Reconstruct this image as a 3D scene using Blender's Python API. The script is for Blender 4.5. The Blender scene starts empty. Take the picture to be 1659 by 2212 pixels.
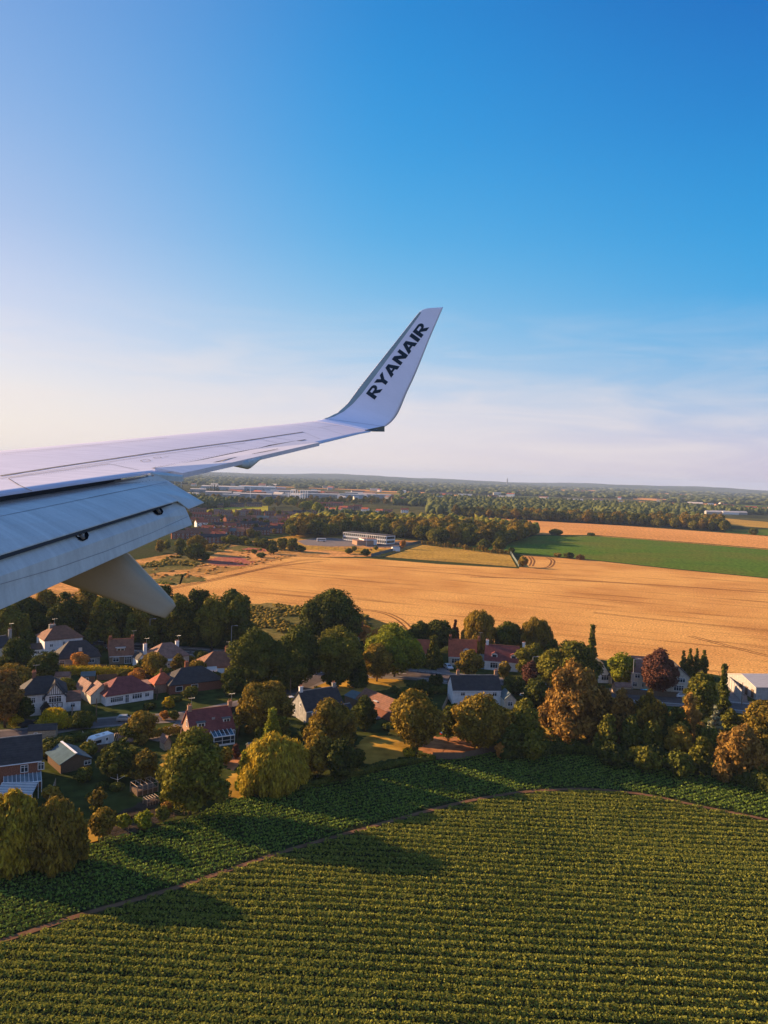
import bpy, bmesh, math, random
import numpy as np
from mathutils import Vector, Matrix
from mathutils.bvhtree import BVHTree
random.seed(7); RNG=np.random.default_rng(11)
S=bpy.context.scene; C=S.collection
H=60.0; F=770.0; CX=384.0; CY=512.0
# ---------- camera ----------
uy=1/math.sqrt(1+0.033**2+(36/770)**2); U=Vector((0.033*uy,uy,36/770*uy))   # world up in camera space
zc_y=Vector((0,0,-1))-U*U.dot(Vector((0,0,-1))); Yc=zc_y.normalized(); Xc=Yc.cross(U)
ROT=Matrix((Xc,Yc,U))      # camera space -> world
def ray(px,py): return ROT@Vector((px-CX,CY-py,-F))
def G(px,py,z=0.0):
    r=ray(px,py); t=(z-H)/r.z; return Vector((r.x*t,r.y*t,z))
def atY(px,py,Y):
    r=ray(px,py); return Vector((r.x/r.y*Y,Y,H+r.z/r.y*Y))
K=768/1659
def D(x,y,z=0.0): return G(x*K,y*K,z)
def hgt(p,x,y):          # height of display pixel row y above ground at the distance of p
    r=ray(x*K,y*K); return H+r.z/r.y*p.y
cam=bpy.data.cameras.new('camera'); co=bpy.data.objects.new('camera',cam); C.objects.link(co)
cam.sensor_fit='HORIZONTAL'; cam.sensor_width=36; cam.lens=F/768*36; cam.clip_start=.1; cam.clip_end=60000
co.matrix_world=Matrix.Translation((0,0,H))@ROT.to_4x4(); S.camera=co
# ---------- tagging ----------
def tag(o,label=None,cat=None,group=None,kind=None):
    if label: o['label']=label
    if cat: o['category']=cat
    if group: o['group']=group
    if kind: o['kind']=kind
    return o
def empty(name,loc,rz=0,label=None,cat=None,group=None):
    o=bpy.data.objects.new(name,None); C.objects.link(o); o.location=loc; o.rotation_euler=(0,0,rz); o.empty_display_size=.3
    return tag(o,label,cat,group)
def copy_tree(o,parent=None):
    c=o.copy(); C.objects.link(c); c.parent=parent
    for ch in o.children: copy_tree(ch,c)
    return c
# ---------- materials ----------
def newmat(name):
    m=bpy.data.materials.new(name); m.use_nodes=True; nt=m.node_tree; return m,nt,nt.nodes['Principled BSDF']
def mat(name,col,rough=.8,var=.12,scale=1.5,metal=0,spec=.3,bump=0,stretch=(1,1,1),coord='Object',col2=None,detail=4):
    m,nt,b=newmat(name); n=nt.nodes; L=nt.links
    tc=n.new('ShaderNodeTexCoord'); mp=n.new('ShaderNodeMapping'); mp.inputs['Scale'].default_value=stretch
    L.new(tc.outputs[coord],mp.inputs[0]); no=n.new('ShaderNodeTexNoise'); no.inputs['Scale'].default_value=scale; no.inputs['Detail'].default_value=detail
    L.new(mp.outputs[0],no.inputs['Vector'])
    cr=n.new('ShaderNodeValToRGB'); L.new(no.outputs['Fac'],cr.inputs[0])
    a=col2 or [c*(1-var*1.6) for c in col]; bcol=[min(1,c*(1+var*1.2)) for c in col]
    cr.color_ramp.elements[0].position=.3; cr.color_ramp.elements[1].position=.7
    cr.color_ramp.elements[0].color=(*a,1); cr.color_ramp.elements[1].color=(*bcol,1)
    L.new(cr.outputs[0],b.inputs['Base Color']); b.inputs['Roughness'].default_value=rough; b.inputs['Metallic'].default_value=metal
    b.inputs['Specular IOR Level'].default_value=0 if rough>=.88 else spec
    if bump:
        bp=n.new('ShaderNodeBump'); bp.inputs['Strength'].default_value=bump; bp.inputs['Distance'].default_value=.1
        L.new(no.outputs['Fac'],bp.inputs['Height']); L.new(bp.outputs[0],b.inputs['Normal'])
    return m
def leafmat(name,col,col2,tr=.25,scale=.35):
    """foliage: per-leaf tint attribute + patchy noise"""
    m,nt,b=newmat(name); n=nt.nodes; L=nt.links
    at=n.new('ShaderNodeAttribute'); at.attribute_name='tint'
    tc=n.new('ShaderNodeTexCoord'); no=n.new('ShaderNodeTexNoise'); no.inputs['Scale'].default_value=scale; no.inputs['Detail'].default_value=3
    L.new(tc.outputs['Object'],no.inputs['Vector'])
    oi=n.new('ShaderNodeObjectInfo')
    ad=n.new('ShaderNodeMath'); ad.operation='ADD'; L.new(at.outputs['Fac'],ad.inputs[0]); L.new(no.outputs['Fac'],ad.inputs[1])
    a2=n.new('ShaderNodeMath'); a2.operation='MULTIPLY_ADD'; L.new(oi.outputs['Random'],a2.inputs[0]); a2.inputs[1].default_value=.5; L.new(ad.outputs[0],a2.inputs[2])
    mr=n.new('ShaderNodeMapRange'); mr.inputs['From Min'].default_value=.45; mr.inputs['From Max'].default_value=1.75; L.new(a2.outputs[0],mr.inputs['Value'])
    mx=n.new('ShaderNodeMix'); mx.data_type='RGBA'; L.new(mr.outputs[0],mx.inputs['Factor']); mx.inputs[6].default_value=(*col,1); mx.inputs[7].default_value=(*col2,1)
    L.new(mx.outputs[2],b.inputs['Base Color']); b.inputs['Roughness'].default_value=.8; b.inputs['Specular IOR Level'].default_value=.03
    if tr:
        t=n.new('ShaderNodeBsdfTranslucent'); L.new(mx.outputs[2],t.inputs['Color']); ms=n.new('ShaderNodeMixShader'); ms.inputs[0].default_value=tr
        L.new(b.outputs[0],ms.inputs[1]); L.new(t.outputs[0],ms.inputs[2]); L.new(ms.outputs[0],n['Material Output'].inputs['Surface'])
    return m
def rowmat(name,col,rowdark,ang,spacing,wob=.25,patch=None,patchscale=.01,fine=2.0,rowfac=.5,bump=.4,tram=0):
    """field: fine grain, stretched streaks and row lines along world angle ang"""
    m,nt,b=newmat(name); n=nt.nodes; L=nt.links
    tc=n.new('ShaderNodeTexCoord'); mp=n.new('ShaderNodeMapping'); mp.inputs['Rotation'].default_value=(0,0,-ang); L.new(tc.outputs['Object'],mp.inputs[0])
    st=n.new('ShaderNodeMapping'); st.inputs['Scale'].default_value=(.035,.55,1); L.new(mp.outputs[0],st.inputs[0])
    n1=n.new('ShaderNodeTexNoise'); n1.inputs['Scale'].default_value=1/spacing*1.6; n1.inputs['Detail'].default_value=5; n1.inputs['Roughness'].default_value=.65; L.new(st.outputs[0],n1.inputs['Vector'])
    n2=n.new('ShaderNodeTexNoise'); n2.inputs['Scale'].default_value=fine; n2.inputs['Detail'].default_value=5; n2.inputs['Roughness'].default_value=.7; L.new(mp.outputs[0],n2.inputs['Vector'])
    n3=n.new('ShaderNodeTexNoise'); n3.inputs['Scale'].default_value=patchscale; n3.inputs['Detail'].default_value=5; n3.inputs['Roughness'].default_value=.6; L.new(mp.outputs[0],n3.inputs['Vector'])
    r1=n.new('ShaderNodeMapRange'); r1.inputs['From Min'].default_value=.46; r1.inputs['From Max'].default_value=.32; L.new(n1.outputs['Fac'],r1.inputs['Value'])
    r2=n.new('ShaderNodeMapRange'); r2.inputs['From Min'].default_value=.35; r2.inputs['From Max'].default_value=.65; r2.inputs['To Min'].default_value=.5; r2.inputs['To Max'].default_value=1.32; L.new(n2.outputs['Fac'],r2.inputs['Value'])
    mA=n.new('ShaderNodeMix'); mA.data_type='RGBA'; mA.inputs[6].default_value=(*col,1); mA.inputs[7].default_value=(*(patch or [c*.8 for c in col]),1)
    r3=n.new('ShaderNodeMapRange'); r3.inputs['From Min'].default_value=.42; r3.inputs['From Max'].default_value=.62; L.new(n3.outputs['Fac'],r3.inputs['Value']); L.new(r3.outputs[0],mA.inputs['Factor'])
    mB=n.new('ShaderNodeMix'); mB.data_type='RGBA'; L.new(mA.outputs[2],mB.inputs[6]); mB.inputs[7].default_value=(*rowdark,1)
    ml=n.new('ShaderNodeMath'); ml.operation='MULTIPLY'; L.new(r1.outputs[0],ml.inputs[0]); ml.inputs[1].default_value=rowfac; L.new(ml.outputs[0],mB.inputs['Factor'])
    mC=n.new('ShaderNodeVectorMath'); mC.operation='SCALE'; L.new(mB.outputs[2],mC.inputs[0]); L.new(r2.outputs[0],mC.inputs['Scale'])
    L.new(mC.outputs[0],b.inputs['Base Color']); b.inputs['Roughness'].default_value=.95; b.inputs['Specular IOR Level'].default_value=0
    if bump:
        bp=n.new('ShaderNodeBump'); bp.inputs['Strength'].default_value=bump; bp.inputs['Distance'].default_value=.35
        L.new(n2.outputs['Fac'],bp.inputs['Height']); L.new(bp.outputs[0],b.inputs['Normal'])
    return m
def tilemat(name,col,rows=3.2):
    """roof tiles: courses run along the slope's local height"""
    m,nt,b=newmat(name); n=nt.nodes; L=nt.links
    tc=n.new('ShaderNodeTexCoord'); sx=n.new('ShaderNodeSeparateXYZ'); L.new(tc.outputs['Object'],sx.inputs[0])
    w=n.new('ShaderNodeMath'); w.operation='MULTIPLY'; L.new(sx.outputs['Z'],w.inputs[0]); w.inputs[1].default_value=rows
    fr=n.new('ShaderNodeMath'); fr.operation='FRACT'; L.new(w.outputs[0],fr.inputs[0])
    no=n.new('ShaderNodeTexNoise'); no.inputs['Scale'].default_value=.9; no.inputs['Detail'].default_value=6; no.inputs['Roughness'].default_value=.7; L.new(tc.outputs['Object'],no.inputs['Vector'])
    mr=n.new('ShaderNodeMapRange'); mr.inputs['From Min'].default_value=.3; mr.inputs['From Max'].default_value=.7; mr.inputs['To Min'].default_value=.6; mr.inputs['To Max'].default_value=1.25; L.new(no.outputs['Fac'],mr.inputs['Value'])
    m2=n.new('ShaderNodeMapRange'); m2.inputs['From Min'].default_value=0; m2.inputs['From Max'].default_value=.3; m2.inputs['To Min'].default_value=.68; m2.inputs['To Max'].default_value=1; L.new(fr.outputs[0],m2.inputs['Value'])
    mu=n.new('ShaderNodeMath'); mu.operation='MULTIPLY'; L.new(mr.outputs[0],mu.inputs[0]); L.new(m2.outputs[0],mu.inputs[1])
    v=n.new('ShaderNodeVectorMath'); v.operation='SCALE'; v.inputs[0].default_value=col; L.new(mu.outputs[0],v.inputs['Scale']); L.new(v.outputs[0],b.inputs['Base Color'])
    b.inputs['Roughness'].default_value=.85; b.inputs['Specular IOR Level'].default_value=.2
    bp=n.new('ShaderNodeBump'); bp.inputs['Strength'].default_value=.6; bp.inputs['Distance'].default_value=.06; L.new(fr.outputs[0],bp.inputs['Height']); L.new(bp.outputs[0],b.inputs['Normal'])
    return m
M={}
M['white']=mat('white_render',(.74,.73,.72),.8,.10,1.2,bump=.05)
M['cream']=mat('cream_render',(.56,.50,.40),.85,.12,1.5)
M['grey']=mat('grey_render',(.30,.29,.27),.9,.2,1.3)
M['brick']=mat('red_brick',(.23,.10,.065),.9,.3,6,bump=.2)
M['brickl']=mat('pale_brick',(.36,.23,.16),.9,.2,5)
M['pebble']=mat('brown_pebbledash',(.22,.17,.12),.95,.25,8)
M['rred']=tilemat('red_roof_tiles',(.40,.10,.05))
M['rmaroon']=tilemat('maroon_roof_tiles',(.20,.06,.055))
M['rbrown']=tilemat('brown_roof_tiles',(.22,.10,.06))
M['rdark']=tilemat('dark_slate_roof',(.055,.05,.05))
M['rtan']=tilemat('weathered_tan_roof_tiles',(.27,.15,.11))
M['rgreen']=mat('grey_green_roof',(.10,.13,.13),.8,.1,1)
M['rmetal']=mat('corrugated_pale_roof',(.52,.47,.42),.6,.15,2,stretch=(.2,6,1))
M['frame']=mat('white_window_frame',(.78,.78,.78),.5,.05)
M['black']=mat('black_timber',(.03,.03,.03),.7,.2)
M['wood']=mat('weathered_timber',(.16,.11,.075),.9,.25,3,stretch=(1,1,6))
M['woodl']=mat('pale_timber',(.42,.30,.20),.8,.2,3)
M['glass']=mat('dark_window_glass',(.03,.04,.05),.08,.3,.6,spec=.8)
M['cglass']=mat('conservatory_glass',(.16,.22,.25),.15,.2,.7,spec=.8)
M['brickch']=mat('chimney_brick',(.24,.12,.08),.9,.25,4)
M['pot']=mat('terracotta_pot',(.35,.13,.07),.8,.1)
M['metalg']=mat('galvanised_steel',(.34,.35,.36),.45,.1,metal=.4)
M['conc']=mat('pale_concrete',(.36,.34,.32),.9,.12)
M['asph']=mat('asphalt',(.115,.095,.09),.9,.15,.4,coord='Object',bump=.1)
M['pave']=mat('pavement',(.20,.17,.155),.9,.12,.6)
M['paint']=mat('road_paint',(.6,.58,.55),.7,.1)
M['bark']=mat('bark',(.10,.075,.055),.95,.3,4)
M['barkw']=mat('birch_bark',(.42,.38,.34),.85,.35,3)
M['yellow']=mat('yellow_plastic',(.65,.38,.03),.5,.1)
M['bluepaint']=mat('blue_paint',(.10,.25,.42),.5,.1)
M['carw']=mat('white_car_paint',(.62,.63,.64),.25,.03,spec=.6)
M['carb']=mat('blue_car_paint',(.03,.25,.5),.25,.03,spec=.6)
M['carr']=mat('red_car_paint',(.25,.02,.02),.25,.03,spec=.6)
M['tyre']=mat('tyre_rubber',(.02,.02,.02),.9,.1)
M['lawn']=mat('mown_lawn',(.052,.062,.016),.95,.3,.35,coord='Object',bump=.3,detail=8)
M['litlawn']=mat('sunlit_lawn',(.40,.23,.04),.95,.3,.25,coord='Object',bump=.3,detail=8)  # sunlight put into the colour; garden lawn above darkened for shade
M['patio']=mat('terracotta_patio',(.38,.17,.07),.9,.25,.5,coord='Object',bump=.2,detail=8)
M['soil']=mat('dark_soil',(.055,.042,.03),1,.3,.6,coord='Object',bump=.3)
# foliage kinds
LM={}
LM['dark']=leafmat('dark_green_foliage',(.012,.024,.009),(.125,.130,.020),.12)
LM['green']=leafmat('mid_green_foliage',(.018,.034,.010),(.22,.195,.025),.14)
LM['bright']=leafmat('bright_green_foliage',(.035,.06,.012),(.30,.30,.025),.18)
LM['olive']=leafmat('olive_foliage',(.028,.032,.010),(.34,.225,.030),.14)
LM['rust']=leafmat('rusty_birch_foliage',(.042,.032,.012),(.37,.205,.045),.14)
LM['gold']=leafmat('golden_willow_foliage',(.085,.075,.012),(.50,.36,.035),.2)
LM['yellow']=leafmat('yellow_hedge_foliage',(.20,.14,.01),(.60,.42,.02),.3)
LM['copper']=leafmat('copper_foliage',(.035,.016,.014),(.16,.07,.045),.15)
LM['blue']=leafmat('blue_green_conifer_foliage',(.07,.09,.06),(.30,.30,.18),.1)
LM['orange']=leafmat('orange_shrub_foliage',(.20,.09,.02),(.60,.28,.06),.25)
LM['crop']=leafmat('crop_foliage_olive',(.105,.135,.024),(.31,.30,.050),.3,scale=.06)
LM['cropg']=leafmat('crop_foliage_green',(.045,.085,.016),(.21,.285,.045),.2,scale=.1)
# ---------- mesh helpers ----------
class MB:
    def __init__(s): s.v=[]; s.f=[]
    def add(s,vs,fs):
        o=len(s.v); s.v+= [tuple(v) for v in vs]; s.f+=[tuple(i+o for i in f) for f in fs]; return s
    def box(s,x0,x1,y0,y1,z0,z1):
        return s.add([(x0,y0,z0),(x1,y0,z0),(x1,y1,z0),(x0,y1,z0),(x0,y0,z1),(x1,y0,z1),(x1,y1,z1),(x0,y1,z1)],
          [(3,2,1,0),(4,5,6,7),(0,1,5,4),(1,2,6,5),(2,3,7,6),(3,0,4,7)])
    def bar(s,a,b,r,r2=None,n=6):
        a=Vector(a); b=Vector(b); r2=r if r2 is None else r2; d=(b-a).normalized()
        t=Vector((0,0,1)) if abs(d.z)<.9 else Vector((1,0,0)); u=d.cross(t).normalized(); w=d.cross(u)
        vs=[a+(u*math.cos(k*2*math.pi/n)+w*math.sin(k*2*math.pi/n))*r for k in range(n)]+[b+(u*math.cos(k*2*math.pi/n)+w*math.sin(k*2*math.pi/n))*r2 for k in range(n)]
        fs=[(k,(k+1)%n,n+(k+1)%n,n+k) for k in range(n)]+[tuple(range(n-1,-1,-1)),tuple(range(n,2*n))]
        return s.add(vs,fs)
    def build(s,name,m,parent=None,smooth=False):
        me=bpy.data.meshes.new(name); me.from_pydata(s.v,[],s.f); me.materials.append(m)
        bm=bmesh.new(); bm.from_mesh(me); bmesh.ops.recalc_face_normals(bm,faces=bm.faces); bm.to_mesh(me); bm.free()
        if smooth: me.polygons.foreach_set('use_smooth',[True]*len(me.polygons))
        o=bpy.data.objects.new(name,me); C.objects.link(o); o.parent=parent; return o
def npmesh(name,V,Q,mats,tint=None,matidx=None,parent=None,loc=None,link=True):
    """V (n,3); Q list of face arrays (k,3)or(k,4)"""
    me=bpy.data.meshes.new(name); V=np.asarray(V,np.float32)
    me.vertices.add(len(V)); me.vertices.foreach_set('co',V.ravel())
    cnt=np.concatenate([np.full(len(q),q.shape[1]) for q in Q]); loops=np.concatenate([q.ravel() for q in Q]).astype(np.int32)
    me.loops.add(len(loops)); me.loops.foreach_set('vertex_index',loops); me.polygons.add(len(cnt))
    me.polygons.foreach_set('loop_start',np.concatenate([[0],np.cumsum(cnt)[:-1]]).astype(np.int32))
    me.update(calc_edges=True)
    if tint is not None:
        a=me.attributes.new('tint','FLOAT','FACE'); a.data.foreach_set('value',np.asarray(tint,np.float32))
    for m in mats: me.materials.append(m)
    if matidx is not None: me.polygons.foreach_set('material_index',np.asarray(matidx,np.int32))
    o=bpy.data.objects.new(name,me)
    if link: C.objects.link(o)
    o.parent=parent
    if loc is not None: o.location=loc
    return o
def ico(sub):
    bm=bmesh.new(); bmesh.ops.create_icosphere(bm,subdivisions=sub,radius=1); bm.verts.ensure_lookup_table()
    v=np.array([x.co[:] for x in bm.verts]); f=np.array([[l.index for l in x.verts] for x in bm.faces]); bm.free(); return v,f
ICO1=ico(1); ICO2=ico(2)
def leaves(P,N,size,rg,elong=1.0,droop=0.0):
    n=len(P); a=rg.normal(size=(n,3)); 
    if droop: a=a*(1-droop)+np.array([0,0,-1.0])*droop*1.5
    a-=N*(a*N).sum(1,keepdims=True); a/=np.linalg.norm(a,axis=1,keepdims=True)+1e-9; b=np.cross(N,a)
    s=(size*rg.uniform(.6,1.35,n))[:,None]*.5
    V=np.stack([P-a*s*elong,P+b*s*.75+N*s*.25,P+a*s*elong,P-b*s*.75+N*s*.25],1).reshape(-1,3)
    return V,np.arange(4*n).reshape(n,4)
def unit(v): return v/(np.linalg.norm(v,axis=1,keepdims=True)+1e-9)
def crown(h,w,kind,seed,leaf=.5,dens=1.0,base=None):
    dens=dens*1.35; leaf=leaf*(.82 if kind=='willow' else 1.18)
    """leafy crown, local origin at the ground; returns V, faces, tint"""
    rg=np.random.default_rng(seed); cb={'round':.02,'big':.02,'cone':.02,'column':.02,'willow':.0,'birch':.03,'cedar':.06,'bush':0,'tall':.06}[kind] if base is None else base
    lobes=[]; R=w/2
    if kind in('round','big','bush','tall'):
        n={'round':30,'big':52,'bush':13,'tall':34}[kind]
        cz=(cb+1)/2*h; hz=(1-cb)/2*h
        bd_=unit(rg.normal(size=(5,3))); bw_=rg.uniform(-.22,.20,5)
        ax=rg.uniform(.85,1.15); sk=rg.uniform(-.12,.12,2)*R
        for i in range(n):
            d=rg.normal(size=3); d/=np.linalg.norm(d)
            if d[2]<-.6: d[2]*=-.4
            lm=1+float((np.clip(bd_@d,0,1)**3*bw_).sum()); rr=rg.uniform(.62,.88)*lm; r=rg.uniform(.15,.34)*min(R,hz*1.15)*(1.25 if kind=='bush' else 1)
            wz=1-.25*max(0,d[2])
            lobes.append((d[0]*R*rr*ax*wz+sk[0]*d[2],d[1]*R*rr/ax*wz+sk[1]*d[2],max(r*.5,cz+d[2]*(hz-r*.8)*rg.uniform(.78,1.0)*min(1.02,lm)),r,r*rg.uniform(.75,1.05)))
        lobes.append((0,0,cz,R*.66,hz*.74)); lobes.append((0,0,cz*.8,R*.6,hz*.6))
    elif kind in('cone','column'):
        n=16
        for i in range(n):
            t=(i+.5)/n; rad=R*(1-t)**.8 if kind=='cone' else R*(1-t**3)*.95
            for k in range(3 if t<.75 else 1):
                a=rg.uniform(0,6.28); r=max(.28*R,rad*.5); q=max(0,rad-r)
                lobes.append((math.cos(a)*q,math.sin(a)*q,h*(cb+t*(.96-cb)),r,max(r*.8,h*.04)))
    elif kind=='willow':
        n=95
        for i in range(n):
            e_=math.asin(rg.uniform(-.28,1)); a=rg.uniform(0,6.28); r=R*rg.uniform(.13,.22); lump=1+.10*math.sin(a*3+1)+.07*math.sin(a*5)
            q=R*.84*max(math.cos(e_),.0)*lump if e_>0 else R*.86*lump
            z=h*(.28+.62*math.sin(e_))
            lobes.append((math.cos(a)*q,math.sin(a)*q,max(r*.9,z),r,r*1.5))
        lobes.append((0,0,h*.36,R*.72,h*.46)); lobes.append((0,0,h*.22,R*.74,h*.25))
    elif kind=='birch':
        n=34
        for i in range(n):
            t=rg.uniform(0,1)**.85; z=h*(cb+t*(.95-cb)); rad=R*(math.sin(math.pi*min(1,.22+.78*t))**.7)*rg.uniform(.35,.9); a=rg.uniform(0,6.28); r=R*rg.uniform(.2,.34)*(1.1-.4*t)
            lobes.append((math.cos(a)*rad,math.sin(a)*rad,z,r,r*1.25))
        lobes.append((0,0,h*.5,R*.5,h*.36))
    elif kind=='cedar':
        for i in range(9):
            t=i/8; z=h*(.12+.86*t); 
            for k in range(4 if t<.9 else 1):
                a=rg.uniform(0,6.28); rad=R*(1-t*.8)*rg.uniform(.2,.65); r=R*(1-t*.75)*.5
                lobes.append((math.cos(a)*rad,math.sin(a)*rad,z,r,h*.02+.12))
    Lb=np.array(lobes); Vs=[];Fs=[];T=[]; off=0
    iv,jf=ICO2 if w>4 and kind!='cedar' else ICO1
    for (x,y,z,r,rz) in Lb:
        nz=1+.22*rg.normal(size=len(iv))*.5
        v=iv*nz[:,None]*np.array([r,r,rz])*(.80 if kind!='cedar' else .7)+np.array([x,y,z]); v[:,2]=np.maximum(v[:,2],.05)
        Vs.append(v); Fs.append(jf+off); T.append(rg.uniform(.0,.35,len(jf))); off+=len(v)
    area=(Lb[:,3]*(Lb[:,3]+Lb[:,4])*6.28).sum(); n=int(min(24000,area/(leaf*leaf*.5)*1.15*dens))
    pick=rg.choice(len(Lb),n,p=(Lb[:,3]*(Lb[:,3]+Lb[:,4]))/(Lb[:,3]*(Lb[:,3]+Lb[:,4])).sum())
    d=unit(rg.normal(size=(n,3))); lb=Lb[pick]
    rad=rg.uniform(.82,1.22,n)[:,None]; P=lb[:,:3]+d*rad*np.stack([lb[:,3],lb[:,3],lb[:,4]],1)
    keep=P[:,2]>.05
    for (x,y,z,r,rz) in Lb:
        q=((P[:,0]-x)/r)**2+((P[:,1]-y)/r)**2+((P[:,2]-z)/rz)**2; keep&=q>.52
    P=P[keep]; d=d[keep]
    N=unit(d+rg.normal(size=P.shape)*.75+np.array([0,0,.1]))
    dr={'willow':.85,'birch':.55}.get(kind,0); el={'willow':2.2,'birch':1.4,'cedar':1.5}.get(kind,1.05)
    v,q=leaves(P,N,leaf,rg,el,dr); 
    lt=rg.uniform(0,.55,len(Lb)); tint=lt[pick][keep]*.8+rg.uniform(0,.7,len(P))
    return np.concatenate(Vs+[v]),[np.concatenate(Fs),q+off],np.concatenate(T+[tint])
def trunk_mb(h,w,kind,rg,frac=.6):
    mb=MB(); r=max(.12,h*.022); top=h*frac
    mb.bar((0,0,-.3),(rg.uniform(-.2,.2),rg.uniform(-.2,.2),top),r,r*.45,8)
    for k in range(5):
        a=k*1.3+rg.uniform(0,1); z=top*(.45+.1*k); q=w*.3
        mb.bar((0,0,z),(math.cos(a)*q,math.sin(a)*q,z+h*.2),r*.45,r*.15,5)
    return mb
TREES=[]
def tree(x0,x1,yt,yb,kind,col,label,cat='tree',name=None,leaf=.5,group=None,dens=1,bark='bark',wmul=1.0,base=None):
    xc=(x0+x1)/2; p=D(xc,yb); h=max(1,hgt(p,xc,yt)); w=(x1-x0)*K*p.y/F*wmul*(1.12 if kind in('round','big','birch','willow','tall') else 1)
    seed=int(abs(xc*131+yt*17))%99991; rg=random.Random(seed)
    if kind=='bush' or h<2.2:
        V,Q,T=crown(h,w,'bush',seed,leaf,dens,0); return tag(npmesh(name or 'shrub',V,Q,[LM[col]],T,loc=p),label,cat if cat!='tree' else 'shrub',group)
    nm=name or {'cone':'conifer_tree','column':'cypress_tree','willow':'willow_tree','birch':'birch_tree','cedar':'cedar_tree'}.get(kind,'broadleaf_tree')
    e=empty(nm,p,0,label,cat,group)
    trunk_mb(h,w,kind,rg,.92 if kind in('cedar','cone') else .6).build('trunk',M[bark],e,True)
    V,Q,T=crown(h,w,kind,seed,leaf,dens,base); npmesh('crown',V,Q,[LM[col]],T,parent=e)
    return e
def poly_pts(pts,z=0.0,disp=True): return [(D(x,y,z) if disp else G(x,y,z)) for x,y in pts]
def sheet(name,pts,m,z,disp=False,kind='structure',world=False,wob=0):
    P=[Vector((p[0],p[1],z)) for p in pts] if world else [ (D(x,y) if disp else G(x,y)) for x,y in pts]
    if wob:
        rg=random.Random(len(pts)*7+int(P[0].x)); Q=[]
        for i in range(len(P)):
            a=P[i]; b=P[(i+1)%len(P)]; n_=max(2,int((b-a).length/(wob*1.2)))
            Q+= [a.lerp(b,k/n_)+Vector((rg.uniform(-wob,wob),rg.uniform(-wob,wob),0)) for k in range(n_)]
        P=Q
    mb=MB(); mb.add([(p.x,p.y,z) for p in P],[tuple(range(len(P)))]); o=mb.build(name,m)
    if o.data.polygons[0].normal.z<0: o.data.flip_normals()
    return tag(o,kind=kind)
def inpoly(P,poly):
    x=P[:,0];y=P[:,1]; c=np.zeros(len(P),bool); n=len(poly)
    for i in range(n):
        x1,y1=poly[i];x2,y2=poly[(i+1)%n]
        if y1==y2: continue
        c^=((y1>y)!=(y2>y))&(x<(x2-x1)*(y-y1)/(y2-y1)+x1)
    return c
def ribbon(name,line,width,m,z,kind='structure'):
    """line: world points; flat strip"""
    L=[Vector((p[0],p[1],0)) for p in line]; vs=[];fs=[]
    for i,p in enumerate(L):
        a=L[max(0,i-1)]; b=L[min(len(L)-1,i+1)]; d=(b-a).normalized(); nrm=Vector((-d.y,d.x,0))
        vs+=[(p+nrm*width/2)+Vector((0,0,z)),(p-nrm*width/2)+Vector((0,0,z))]
    for i in range(len(L)-1): fs.append((2*i,2*i+1,2*i+3,2*i+2))
    o=MB().add(vs,fs).build(name,m)
    if o.data.polygons[0].normal.z<0: o.data.flip_normals()
    return tag(o,kind=kind)
def smooth_line(P,n=6):
    out=[]; P=[Vector((p[0],p[1],0)) for p in P]
    for i in range(len(P)-1):
        p0=P[max(0,i-1)];p1=P[i];p2=P[i+1];p3=P[min(len(P)-1,i+2)]
        for k in range(n):
            t=k/n; out.append(.5*((2*p1)+(p2-p0)*t+(2*p0-5*p1+4*p2-p3)*t*t+(3*p1-p0-3*p2+p3)*t**3))
    out.append(P[-1]); return out
# ================= lighting and sky =================
SUN_EL=math.radians(17); SD=Vector((.925,-.38)).normalized()   # direction shadows fall
EXPO=1.45
sun=bpy.data.lights.new('sun','SUN'); sun.energy=4.8; sun.angle=math.radians(.6); sun.color=(1,.66,.36)
so=bpy.data.objects.new('sun',sun); C.objects.link(so)
ldir=Vector((SD.x*math.cos(SUN_EL),SD.y*math.cos(SUN_EL),-math.sin(SUN_EL))); so.rotation_euler=ldir.to_track_quat('-Z','Y').to_euler()
S.view_settings.view_transform='Standard'; S.view_settings.look='None'; S.view_settings.exposure=EXPO; S.view_settings.gamma=1
w=bpy.data.worlds.new('World'); S.world=w; w.use_nodes=True; nt=w.node_tree; n=nt.nodes; L=nt.links; n.clear()
out=n.new('ShaderNodeOutputWorld'); bg=n.new('ShaderNodeBackground'); bg.inputs['Strength'].default_value=.1; L.new(bg.outputs[0],out.inputs[0])
sky=n.new('ShaderNodeTexSky'); sky.sky_type='NISHITA'; sky.sun_disc=False; sky.sun_elevation=SUN_EL; sky.sun_rotation=math.atan2(-SD.x,-SD.y)
tc=n.new('ShaderNodeTexCoord'); sx=n.new('ShaderNodeSeparateXYZ'); L.new(tc.outputs['Generated'],sx.inputs[0])
def s2l(c): return tuple(((v/255)/12.92 if v/255<=.04045 else ((v/255+.055)/1.055)**2.4) for v in c)
el=n.new('ShaderNodeMath'); el.operation='ARCSINE'; L.new(sx.outputs['Z'],el.inputs[0])
elf=n.new('ShaderNodeMapRange'); elf.inputs['From Min'].default_value=0; elf.inputs['From Max'].default_value=math.radians(40); L.new(el.outputs[0],elf.inputs['Value'])
def ramp(stops):
    r=n.new('ShaderNodeValToRGB'); e=r.color_ramp.elements; r.color_ramp.interpolation='B_SPLINE'
    for i,(d,c) in enumerate(stops):
        q=e[i] if i<2 else e.new(d/40)
        q.position=d/40; q.color=(*s2l(c),1)
    L.new(elf.outputs[0],r.inputs[0]); return r
left=ramp([(0,(246,233,218)),(2,(246,234,222)),(5,(242,234,230)),(8,(224,224,238)),(12.5,(200,208,236)),(16,(178,196,232)),(22,(144,180,228)),(28,(126,167,223)),(40,(104,148,212))])
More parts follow.
